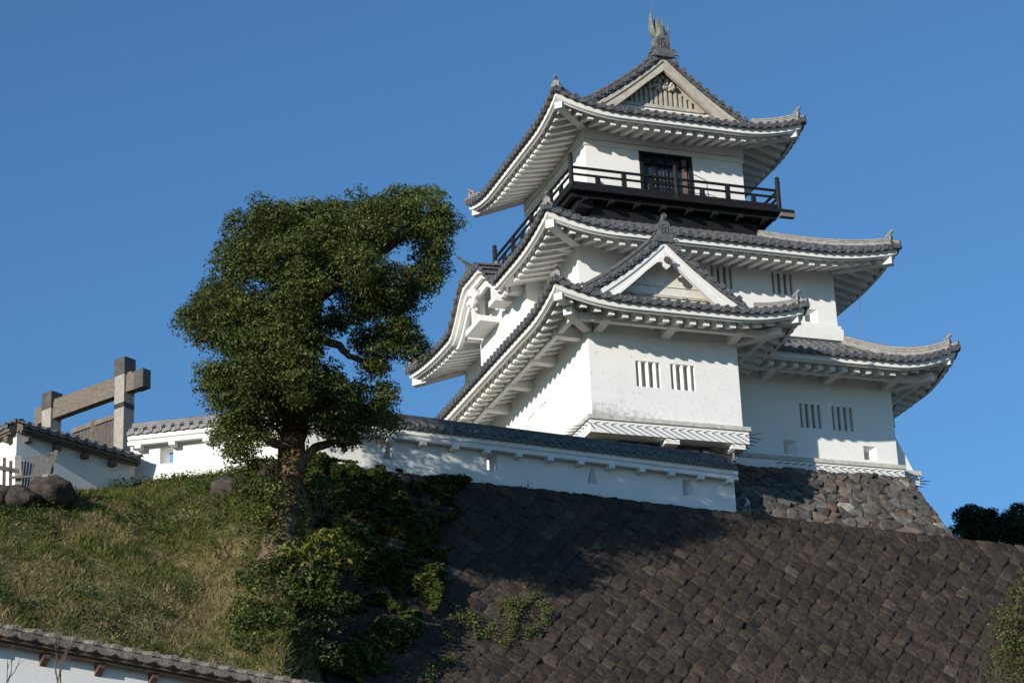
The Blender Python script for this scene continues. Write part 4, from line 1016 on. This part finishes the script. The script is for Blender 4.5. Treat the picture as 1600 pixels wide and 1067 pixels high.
# flood lamp
lp = thing('flood_lamp', 'small grey flood lamp at the right end of the long plastered wall', 'lamp', at(1164, 795, y=-5.6))
P = at(1163, 786, y=-5.6)
m_ = MB(); m_.tube([P+V(-.12, -.10, 0), P+V(-.10, -.08, 0), P+V(.10, .08, .02), P+V(.16, .13, .02)], [.19, .20, .15, .05], 12); m_.build('housing', M['paint'], lp)
m_ = MB(); m_.tube([P+V(-.125, -.105, 0), P+V(-.13, -.11, 0)], [.16, .15], 12); m_.build('lens', M['glass'], lp)
m_ = MB(); m_.box(P.x-.05, P.y-.03, -5.42, P.x+.05, P.y+.03, P.z-.1); m_.box(P.x+.15, P.y-.03, -5.42, P.x+.19, P.y+.03, P.z-.05); m_.build('stand', M['paint'], lp)
adopt(lp)

# ================================================================== HILL
def edge_x(y): return -13.2+.30*(y+8)
def crest(x):
    return np.interp(x, [-30, -21.5, -17.5, -12.7, -6], [-13.5, -7.95, -5.25, -8.0, -8.0]), np.interp(x, [-30, -21.5, -17.5, -12.7, -6], [-9.6, -7.15, -5.50, -5.45, -5.45])
def hill_z(x, y):
    yc, zc = crest(x); d = np.clip(yc-y, 0, None)
    z = zc-.52*np.minimum(d, 3)-.80*np.clip(d-3, 0, 3)-.80*np.clip(d-6, 0, None)
    am = np.clip((d-.2)/3, .05, 1); z += am*(.38*(vnoise(x*.55, y*.55, 41)-.5)+.20*(vnoise(x*1.5, y*1.5, 42)-.5)+.07*(vnoise(x*4, y*4, 43)-.5))
    o_ = (x-W0.x)*WN.x+(y-W0.y)*WN.y; zp = np.where(o_ > 0, WTOP-.35-o_*1.483, WTOP-.12); f = np.clip((x-edge_x(y)-.1)/1.1, 0, 1); f = f*f*(3-2*f); z = z*(1-f)+np.minimum(z, zp)*f
    return z
gx = np.linspace(-42, -6, 181); gy = np.linspace(-46, -2, 221); xx, yy = np.meshgrid(gx, gy, indexing='ij'); zz = hill_z(xx, yy)
mb = MB(); mb.grid([[V(xx[i, j], yy[i, j], zz[i, j]) for j in range(len(gy))] for i in range(len(gx))])
tag(mb.build('hill', M['soil'], smooth=True), 'grassy castle hillside below the white walls', 'hill', kind='structure')

def rand_unit(n):
    v = rng.normal(size=(n, 3)); return v/np.linalg.norm(v, axis=1)[:, None]
def leaf_quads(P, N, size, asp=.5, jit=.35):
    """leaf-shaped quads at P facing N"""
    n = len(P); N = N+rng.normal(size=(n, 3))*jit; N /= np.linalg.norm(N, axis=1)[:, None]
    T = np.cross(N, rand_unit(n)); T /= np.linalg.norm(T, axis=1)[:, None]; B = np.cross(N, T)
    s = (size*rng.uniform(.7, 1.3, n))[:, None]
    v = np.stack([P-T*s*.5, P-B*s*asp*.5+N*s*.08, P+T*s*.5, P+B*s*asp*.5+N*s*.08], 1)
    return v.reshape(-1, 3)
def mixcol(n, cols, w, v=.25):
    cols = np.array(cols); k = rng.choice(len(cols), n, p=np.array(w)/sum(w)); return cols[k]*rng.uniform(1-v, 1+v, n)[:, None]
def crown(blobs, per=26, leaves=85, size=.12, sub=(.28, .5), cols=None, w=None, fill=.25):
    PP = []; NN = []; CC = []
    for (c, r) in blobs:
        c = np.array(c, float); rr_ = np.array(r if hasattr(r, '__len__') else (r, r, r), float); ns = max(4, int(per*rr_.mean()**2))
        d = rand_unit(ns); rad = np.where(rng.random(ns) < fill, rng.uniform(.2, .7, ns), rng.uniform(.72, 1.05, ns))
        sc = c+d*rr_*rad[:, None]
        for k in range(ns):
            sr = rng.uniform(*sub); nl = int(leaves*(sr/.4)**2); dd = rand_unit(nl); dd[:, 2] = np.abs(dd[:, 2])*.9+dd[:, 2]*.1
            fl_ = rng.random(nl) < .35; dd[fl_] = rand_unit(fl_.sum())
            pp = sc[k]+dd*(sr*rng.uniform(.55, 1.08, nl)**.7)[:, None]*np.array([1, 1, .8]); PP.append(pp); NN.append(dd+np.array([0, 0, .25]))
            tone = rng.uniform(.78, 1.22); CC.append(mixcol(nl, cols, w)*tone)
    P_ = np.concatenate(PP); N_ = np.concatenate(NN); C_ = np.concatenate(CC)
    return leaf_quads(P_, N_, size, .5, .45), C_

# ---- the big tree
TREE = (-15.1, -13.7)
tr = thing('broadleaf_tree', 'big old evergreen broadleaf tree leaning over the grassy bank in front of the walls', 'tree', (TREE[0], TREE[1], -10.2))
TY = -13.7
bl = [(400, 353, 48, 0), (363, 395, 36, -.3), (435, 345, 38, .5), (479, 344, 40, 0), (519, 341, 42, .5), (572, 330, 42, 0), (610, 322, 38, .6), (651, 320, 38, 0), (688, 336, 30, .3), (666, 364, 34, -.5), (541, 370, 42, -.7), (588, 345, 38, -.5), (394, 401, 38, -.8), (447, 389, 44, -.6), (676, 404, 24, .2), (651, 426, 30, -.3), (610, 442, 38, -.5), (630, 460, 22, .2), (551, 418, 40, -1.0), (576, 452, 32, 0), (466, 432, 40, -1.0), (504, 414, 34, .8),
      (316, 470, 28, 0), (298, 489, 20, -.2), (341, 454, 24, .3), (313, 517, 20, .1), (369, 470, 34, -.2), (354, 507, 34, -.6), (447, 464, 42, -1.1), (401, 501, 40, -.7), (454, 504, 32, -.3), (372, 551, 42, -.5), (435, 545, 46, -1.0), (472, 529, 30, -.2), (332, 586, 28, 0), (385, 586, 40, -.9), (454, 582, 42, -1.0),
      (526, 492, 24, .4), (557, 475, 22, 0), (604, 507, 32, 0), (629, 535, 24, -.2), (588, 551, 32, -.3), (619, 501, 18, .2), (560, 528, 15, .3),
      (329, 611, 24, .1), (385, 610, 40, -.6), (369, 636, 32, 0), (447, 613, 42, -1.1), (510, 625, 42, -.6), (557, 630, 36, 0), (588, 656, 22, .2), (600, 614, 17, 0), (541, 670, 25, .1), (497, 599, 34, .2), (526, 681, 18, 0), (354, 674, 24, .1), (363, 703, 19, 0), (391, 680, 20, -.4), (500, 655, 26, .5), (425, 650, 26, .9)]
LEAFC = [(.066, .092, .018), (.098, .124, .025), (.042, .060, .014), (.16, .17, .042), (.14, .075, .03)]; LW = [4, 4, 3, 1.4, .35]
KP = 48.6
VV = []; CCs = []
for (u, v, r, dy) in bl:
    R0 = r/KP; tone_ = rng.uniform(.82, 1.22)
    for k, f, per_ in ((0, 1.0, 40), (1.5, .88, 30), (-1.1, .84, 34)):
        c = at(u+6, v+max(0, 14-.03*(v-320)), y=TY+dy*1.2+k); a_, b_ = crown([((c.x, c.y, c.z), (R0*.90*f, R0*1.05*f, R0*.88*f))], per=per_, leaves=150, size=.094, sub=(.22, .46), cols=LEAFC, w=LW, fill=.12)
        VV.append(a_); CCs.append(b_*tone_)
v_ = np.concatenate(VV); c_ = np.concatenate(CCs)
crn = npmesh('crown', v_, 4, M['leaf'], c_, tr)
tk = MB()
def tp(u, v, dy=0): return at(u, v, y=TREE[1]+dy)
def limb(pts, rad, n=10):
    P_ = [tp(*p) for p in pts]; out = []; rr_ = []
    for i in range(len(P_)-1):
        for k in range(4):
            t = k/4; out.append(P_[i].lerp(P_[i+1], t)+V(random.uniform(-.03, .03), random.uniform(-.03, .03), 0)); rr_.append((rad[i]*(1-t)+rad[i+1]*t)*random.uniform(.94, 1.07))
    out.append(P_[-1]); rr_.append(rad[-1]); tk.tube(out, rr_, n)
limb([(428, 895, .0), (434, 862, 0), (441, 820, 0), (450, 770, 0), (455, 715, .1), (462, 660, .1), (473, 600, 0), (483, 540, 0), (490, 480, 0), (493, 420, .1)], [.60, .46, .38, .35, .37, .37, .32, .28, .24, .18], 14)
limb([(487, 470, 0), (520, 445, .1), (560, 420, .2), (610, 385, .3), (660, 350, .3)], [.24, .20, .16, .13, .07])
limb([(487, 450, 0), (500, 400, .5), (540, 370, .7), (600, 340, .6)], [.20, .17, .13, .06])
limb([(493, 430, 0), (470, 400, 0), (430, 385, 0), (390, 400, 0)], [.17, .14, .10, .05])
limb([(480, 560, 0), (500, 530, -.2), (530, 540, -.3), (545, 556, -.3), (572, 566, -.2), (600, 566, 0)], [.18, .13, .11, .09, .07, .04])
limb([(474, 600, 0), (440, 560, .1), (400, 520, .2), (340, 495, .2)], [.2, .15, .12, .06])
limb([(466, 640, 0), (440, 620, -.4), (400, 610, -.6), (360, 600, -.6)], [.18, .14, .1, .05])
limb([(458, 700, 0), (420, 690, -.3), (385, 640, -.4), (360, 660, -.4)], [.16, .12, .09, .05])
limb([(465, 650, 0), (500, 640, .3), (545, 640, .4), (580, 640, .4)], [.18, .14, .1, .05])
limb([(455, 735, 0), (490, 700, -.1), (520, 690, 0), (550, 680, 0)], [.16, .13, .1, .05])
limb([(500, 448, -.6), (515, 443, -1.0), (535, 447, -1.4)], [.09, .08, .05])
tko = tk.build('trunk', M['bark'], tr, smooth=True)
# epicormic leaf tufts on the trunk
bl2 = [(408, 752, 36, -.6), (420, 785, 34, -.7), (395, 778, 30, -.4), (418, 815, 24, -.6), (388, 742, 24, -.3), (440, 800, 20, -.6), (432, 835, 14, -.6), (400, 805, 18, -.4)]
v_, c_ = crown([((lambda c: (c.x, c.y, c.z))(tp(u, v, dy)), r/KP*.95) for u, v, r, dy in bl2], per=36, leaves=95, size=.10, sub=(.2, .36), cols=LEAFC, w=LW)
npmesh('trunk_foliage', v_, 4, M['leaf'], c_, tr)
iv = []; 
for _ in range(2600):
    t = random.random(); v0 = 660+215*t; u0 = 462-30*t; p = tp(u0, v0); a_ = random.uniform(0, 6.28); r0 = .41+.04*random.random()
    if vnoise(np.array(a_*1.3), np.array(v0*.05), 4) > .42: iv.append((p.x+math.cos(a_)*r0, p.y+math.sin(a_)*r0, p.z, math.cos(a_), math.sin(a_), .2))
iv = np.array(iv); v_ = leaf_quads(iv[:, :3], iv[:, 3:], .10, .8, .3); npmesh('trunk_ivy', v_, 4, M['leaf'], mixcol(len(iv), [(.05, .07, .02), (.22, .09, .04), (.13, .10, .04)], [3, 2, 2]), tr)
adopt(tr)

# ---- leaf carpets
def poly_sample(poly, n):
    poly = np.array(poly, float); lo = poly.min(0); hi = poly.max(0); out = []
    while sum(len(o) for o in out) < n:
        p = lo+rng.random((n*2, 2))*(hi-lo); ins = np.zeros(len(p), bool); j = len(poly)-1
        for i in range(len(poly)):
            xi, yi = poly[i]; xj, yj = poly[j]; c = ((yi > p[:, 1]) != (yj > p[:, 1])) & (p[:, 0] < (xj-xi)*(p[:, 1]-yi)/(yj-yi+1e-9)+xi); ins ^= c; j = i
        out.append(p[ins])
    return np.concatenate(out)[:n]
def ray_plane(px, P0, N):
    d = np.array(CF)[None]+np.outer((px[:, 0]-W/2)/FPX, np.array(CR))-np.outer((px[:, 1]-H/2)/FPX, np.array(CU))
    P0 = np.array(P0); N = np.array(N); C0 = np.array(CAM); k = ((P0-C0)@N)/(d@N); return C0+d*k[:, None]
IVY = [(.055, .085, .018), (.085, .115, .024), (.036, .052, .014), (.15, .165, .036), (.12, .07, .03)]
def wall_ivy(name, poly, n, label, size=.13, lift=.35, cols=IVY, w=(4, 4, 3, 1, .3), th_=.0, holes=.42, seed=60, clump=1.1):
    px = poly_sample(poly, n*2); P = ray_plane(px, W0+WNN*.12, WNN)
    P0 = np.array(W0); s = (P-P0)@np.array(WD); b = (P-P0)@np.array(WB)
    m_ = vnoise(s*clump, b*clump, seed)*.6+vnoise(s*3.1, b*3.1, seed+1)*.4; keep_ = m_ > holes; P = P[keep_]; m_ = m_[keep_]; s = s[keep_]; b = b[keep_]
    off = lift*(m_-holes)/(1-holes)*2.0*rng.random(len(P))**.5; P = P+off[:, None]*np.array(WNN)
    N = np.tile(np.array(WNN)+np.array([0, 0, .5]), (len(P), 1)); v = leaf_quads(P, N, size, .8, .55)
    o = npmesh(name, v, 4, M['leaf'], mixcol(len(P), cols, w)); return tag(o, label, 'ivy', kind='stuff')
wall_ivy('ivy', [(470, 715), (560, 722), (680, 742), (735, 758), (700, 775), (722, 800), (680, 830), (705, 860), (660, 870), (640, 900), (560, 905), (500, 880), (470, 800)], 26000, 'dark ivy covering the shaded stone wall just right of the tree trunk', holes=.40, lift=.28)
wall_ivy('ivy', [(480, 870), (560, 880), (690, 870), (708, 885), (690, 925), (678, 960), (640, 965), (600, 950), (540, 960), (470, 960)], 15000, 'green ivy in sunlight on the dark wall below the tree shadow', holes=.46, lift=.45, seed=70)
wall_ivy('ivy', [(560, 960), (640, 955), (660, 985), (640, 1010), (600, 1060), (560, 1067), (500, 1040), (540, 990)], 7000, 'bright green ivy trailing down the lower left of the dark wall', holes=.50, lift=.5, seed=80, cols=IVY+[(.13, .18, .03)], w=(3, 4, 2, 2, .3, 2))
# thin trailing vines
def vine(pts, label, n=420, seed=0):
    mb = MB(); P_ = [Vector(ray_plane(np.array([p]), W0+WNN*.15, WNN)[0])+V(random.gauss(0, .07), 0, random.gauss(0, .06)) for p in pts]; mb.tube(P_, .012, 4)
    root = thing('creeper', label, 'creeper', tuple(P_[-1]), 0, 'thin creepers on the dark stone wall')
    mb.build('stem', M['twig'], root)
    pts_ = []
    for _ in range(n):
        i = random.randrange(len(P_)-1); t = random.random(); p = P_[i].lerp(P_[i+1], t); pts_.append((p.x+random.gauss(0, .10)*(1+2*(random.random()<.15)), p.y+random.gauss(0, .04), p.z+random.gauss(0, .09)*(1+2*(random.random()<.15))))
    pts_ = np.array(pts_); v = leaf_quads(pts_, np.tile(np.array(WNN), (len(pts_), 1)), .07, .8, .6)
    npmesh('leaves', v, 4, M['leaf'], mixcol(len(pts_), [(.11, .15, .03), (.07, .10, .025), (.15, .09, .04)], [4, 3, 1]), root); adopt(root)
vine([(790, 935), (800, 950), (806, 965), (800, 985), (790, 1010)], 'light green creeper strand nearest the middle of the dark wall, bushy at its top', 700)
vine([(838, 925), (828, 938), (812, 945), (800, 965)], 'short creeper strand rising to the right above the bushy creeper')
vine([(850, 942), (855, 960), (846, 980), (820, 990)], 'rightmost creeper strand hooked like a sickle on the dark wall')
vine([(712, 948), (712, 965), (705, 985), (690, 992)], 'upright creeper strand left of the others, beside the ivy edge', 260)
vine([(775, 968), (760, 985), (745, 992), (733, 972), (728, 952)], 'U-shaped creeper strand between the ivy and the bushy creeper', 420)
vine([(705, 1025), (690, 1035), (675, 1050), (668, 1064)], 'low creeper strand near the bottom edge of the dark wall', 300)

# ---- bushes at the foot of the tree
def bush(name, label, blobs_px, ydep, cols, w_, size=.12, per=34, leaves=90, cat='bush', sub=(.2, .4), kp=50.0, group=None, stems=True, slope=0.0, srad=1.0):
    c0_ = at(blobs_px[0][0], blobs_px[0][1]+blobs_px[0][2], y=ydep); root = thing(name, label, cat, tuple(c0_), 0, group)
    bb = []
    for (u, v, r, dy) in blobs_px:
        c = at(u, v, y=ydep+dy-slope*(v-blobs_px[0][1])); bb.append(((c.x, c.y, c.z), r/kp))
    v_, c_ = crown(bb, per=per, leaves=leaves, size=size, sub=sub, cols=cols, w=w_, fill=.2); npmesh('foliage', v_, 4, M['leaf'], c_, root)
    if stems:
        mb = MB()
        for k in range(9):
            c = Vector(random.choice(bb)[0]); mb.tube([c0_+V(random.uniform(-.2, .2), 0, -.2), c0_.lerp(c, .5)+V(random.uniform(-.2, .2), 0, 0), c], [.04*srad, .03*srad, .01*srad], 5)
        mb.build('stems', M['twig'], root)
    adopt(root); return root
bush('bush', 'dense dark green bush spilling over the bank below the tree trunk', [(415, 940, 45, 0), (455, 920, 40, .4), (395, 985, 32, -.3), (430, 990, 36, .3), (490, 930, 38, .5), (520, 945, 30, .8), (400, 900, 30, 0), (440, 880, 24, .2), (385, 1015, 18, -.5), (470, 960, 30, 1.0), (420, 1020, 24, .2), (398, 1040, 22, 0), (425, 1050, 24, .2), (378, 985, 18, 0), (455, 1035, 24, .3), (480, 1000, 26, .5), (500, 972, 24, .8), (392, 1058, 18, 0), (470, 1060, 22, .4), (505, 1030, 20, .8)], -15.6, IVY, (4, 4, 4, 1, .3), .12, slope=.014)
bush('bush', 'yellow-green leafy shrub with autumn leaves right of the tree base', [(480, 860, 24, 0), (505, 850, 24, .2), (490, 885, 28, .1), (525, 880, 22, .4), (465, 890, 18, -.1), (540, 870, 12, .5), (500, 905, 24, .2), (455, 870, 14, 0), (515, 835, 14, .2)], -15.0, [(.10, .13, .025), (.16, .16, .03), (.34, .27, .04), (.07, .10, .02)], (4, 2.5, 1.2, 2), .20, per=20, leaves=32)
bush('bush', 'mid green bush in half shade between the trunk and the ivy', [(500, 770, 26, 0), (520, 790, 22, .3), (490, 800, 20, 0)], -12.6, [(.05, .085, .02), (.09, .12, .03)], (3, 1), .13, per=22, leaves=70)
bush('bush', 'small dark bush on the grass above the foreground wall', [(160, 975, 26, 0), (190, 985, 28, .3), (215, 980, 18, .2), (140, 960, 16, 0)], -19.4, [(.05, .06, .02), (.09, .085, .03), (.035, .045, .015)], (3, 2, 2), .09, per=40, leaves=50, kp=56, stems=False)
bush('olive_shrub', 'olive green leafy shrub rising at the right edge of the picture', [(1590, 930, 28, 0), (1580, 975, 30, .2), (1600, 1010, 32, 0), (1575, 1020, 24, .2), (1610, 900, 20, 0), (1590, 1055, 34, 0), (1562, 985, 14, 0)], -32.0, [(.085, .10, .025), (.13, .13, .035), (.15, .10, .04), (.06, .07, .02)], (4, 3, 1, 2), .075, per=130, leaves=110, sub=(.13, .28), kp=70, srad=.35)
for i, (bx_, lab) in enumerate((([(1515, 815, 20, 0), (1540, 808, 22, 0), (1565, 825, 24, .5), (1530, 835, 26, 0), (1500, 832, 14, 0)], 'dark round-topped tree beyond the right end of the stone wall'), ([(1590, 812, 20, 0), (1605, 830, 28, .5), (1578, 835, 22, 0)], 'dark tree cut off by the right edge, beyond the stone wall'))):
    dt = bush('distant_tree', lab, [(u, v, r*1.05, dy) for u, v, r, dy in bx_]+[(bx_[0][0]+25, 850, 30, 0)], 22.0, [(.022, .04, .012), (.03, .05, .015)], (1, 1), .16, per=26, leaves=130, cat='tree', sub=(.35, .6), kp=37, group='dark trees beyond the stone wall')
# small plants on the wall edge
for i, (u, v, lab) in enumerate(((822, 760, 'small green weed tuft on the wall edge under the left loophole'), (1003, 787, 'small weed tuft at the foot of the plastered wall near its right window'), (900, 772, 'faint weed tuft below the triangular loophole'), (935, 776, 'faint weed tuft just right of the one below the triangular loophole'))):
    r0 = 8 if i < 2 else 5; v += 3
    bush('weed', lab, [(u, v, r0, 0), (u-8, v+2, r0*.7, 0), (u+9, v+2, r0*.6, 0)], wpt((at_plane(u, v, V(2.5, -6.3, 0), WN)-V(2.5, -6.1, 0)).dot(WD)).y-.22, [(.05, .09, .02), (.08, .10, .03)], (1, 1), .08, per=200, leaves=40, cat='weed', sub=(.08, .16), kp=47, group='weed tufts on the wall edge', stems=False)

# ---- grass on the hillside
nG = 260000
gxr = rng.uniform(-27, -13.5, nG); gyr = rng.uniform(-31, -5.0, nG)
ok = (gxr < edge_x(gyr)+.8) & (gyr < crest(gxr)[0]+.05); gxr = gxr[ok]; gyr = gyr[ok]
pz = hill_z(gxr, gyr); nb_ = len(gxr)
tone = vnoise(gxr*.55, gyr*.55, 51)*.55+vnoise(gxr*1.7, gyr*1.7, 52)*.45
top = np.clip(1-(crest(gxr)[0]-gyr)/5, 0, 1); grn = np.clip((tone-.37)*4.5+top*1.1, 0, 1)
isg = rng.random(nb_) < grn*.85+.06
hgt = (.06+.19*vnoise(gxr*1.6, gyr*1.6, 53)**1.3)*rng.uniform(.5, 1.3, nb_)*np.where(isg, .85, 1)
lean = rng.normal(size=(nb_, 2))*.95; base = np.stack([gxr, gyr, pz-.02], 1); tip = base+np.stack([lean[:, 0]*hgt, lean[:, 1]*hgt-.15*hgt, hgt], 1)
sd = rng.normal(size=(nb_, 2)); sd /= np.linalg.norm(sd, axis=1)[:, None]; wd_ = rng.uniform(.010, .024, nb_)[:, None]; off = np.concatenate([sd*wd_, np.zeros((nb_, 1))], 1)
col = np.where(isg[:, None], mixcol(nb_, [(.115, .150, .030), (.18, .20, .045), (.07, .095, .022)], [3, 2, 2]), mixcol(nb_, [(.40, .335, .16), (.29, .24, .115), (.19, .145, .075)], [3, 3, 2]))
tag(npmesh('grass', np.stack([base-off, base+off, tip], 1).reshape(-1, 3), 3, M['grass'], col), 'green and straw-coloured rough grass on the hillside', 'grass', kind='stuff')
# low broad-leaved weeds mixed in
nW = 26000; wx = rng.uniform(-27, -13.5, nW*3); wy = rng.uniform(-31, -5.2, nW*3)
mk_ = (vnoise(wx*.8, wy*.8, 61)*.6+vnoise(wx*2.3, wy*2.3, 62)*.4+np.clip((wy+12)/6, 0, .16) > .60) & (wx < edge_x(wy)+.9) & (wy < crest(wx)[0]); wx = wx[mk_][:nW]; wy = wy[mk_][:nW]
wz = hill_z(wx, wy)+rng.uniform(.02, .30, len(wx))
tag(npmesh('weed_cover', leaf_quads(np.stack([wx, wy, wz], 1), np.tile([0, -.3, 1.], (len(wx), 1)), .09, .7, .6), 4, M['leaf'], mixcol(len(wx), [(.05, .10, .02), (.08, .13, .03), (.04, .06, .02)], [3, 2, 2])), 'low leafy weeds growing among the hillside grass', 'weeds', kind='stuff')

# ---- bare twigs close to the camera
def bare(label, roots, ydep, ht, seed, spread=.5, n=5, rad=.012, group='bare twiggy shrubs along the bottom edge'):
    r_ = random.Random(seed); mb = MB()
    c = at(*roots[0], y=ydep); root = thing('bare_shrub', label, 'shrub', tuple(c), 0, group)
    def grow(P, d, L, r, k):
        Q = P+d*L; mid = P.lerp(Q, .5)+V(r_.uniform(-.06, .06), r_.uniform(-.06, .06), 0)*L; mb.tube([P, mid, Q], [r, r*.8, r*.55], 5)
        if k == 0: return
        for j in range(r_.choice((2, 3))):
            t = r_.uniform(.35, 1); d2 = (d+V(r_.uniform(-1, 1), r_.uniform(-1, 1), r_.uniform(-.3, .7))*spread).normalized(); grow(P.lerp(Q, t), d2, L*r_.uniform(.45, .75), r*.6, k-1)
    for (u, v) in roots[1:]: mb.tube([c-Z*.25, at(u, v, y=ydep)-Z*.02], rad, 5)
    if len(roots) > 1: mb.tube([c-Z*.3, c], rad, 5)
    for (u, v) in roots:
        grow(at(u, v, y=ydep), V(r_.uniform(-.3, .3), r_.uniform(-.2, .2), 1).normalized(), ht*r_.uniform(.8, 1.1), rad, n)
    mb.build('branches', M['twig'], root); adopt(root)
bare('thin bare twig rising at the bottom left corner', [(2, 1100)], -50, .5, 2, .5, 2, .010)
bare('thorny bare branch in front of the foreground wall, second from the left', [(88, 1100), (92, 1102)], -50, .5, 5, .6, 3, .013)
bare('widest low tangle of bare reddish twigs under the middle of the dark wall', [(1150, 1100), (1180, 1100), (1215, 1102), (1245, 1100)], -45, .36, 7, .9, 4, .007)
bare('low bare reddish twigs at the bottom edge, second tangle from the right', [(1370, 1095), (1400, 1098), (1440, 1095)], -45, .30, 9, .9, 4, .007)
bare('bare twigs at the bottom edge beside the olive shrub', [(1500, 1092), (1530, 1095), (1560, 1090)], -45, .45, 12, .7, 4, .007)
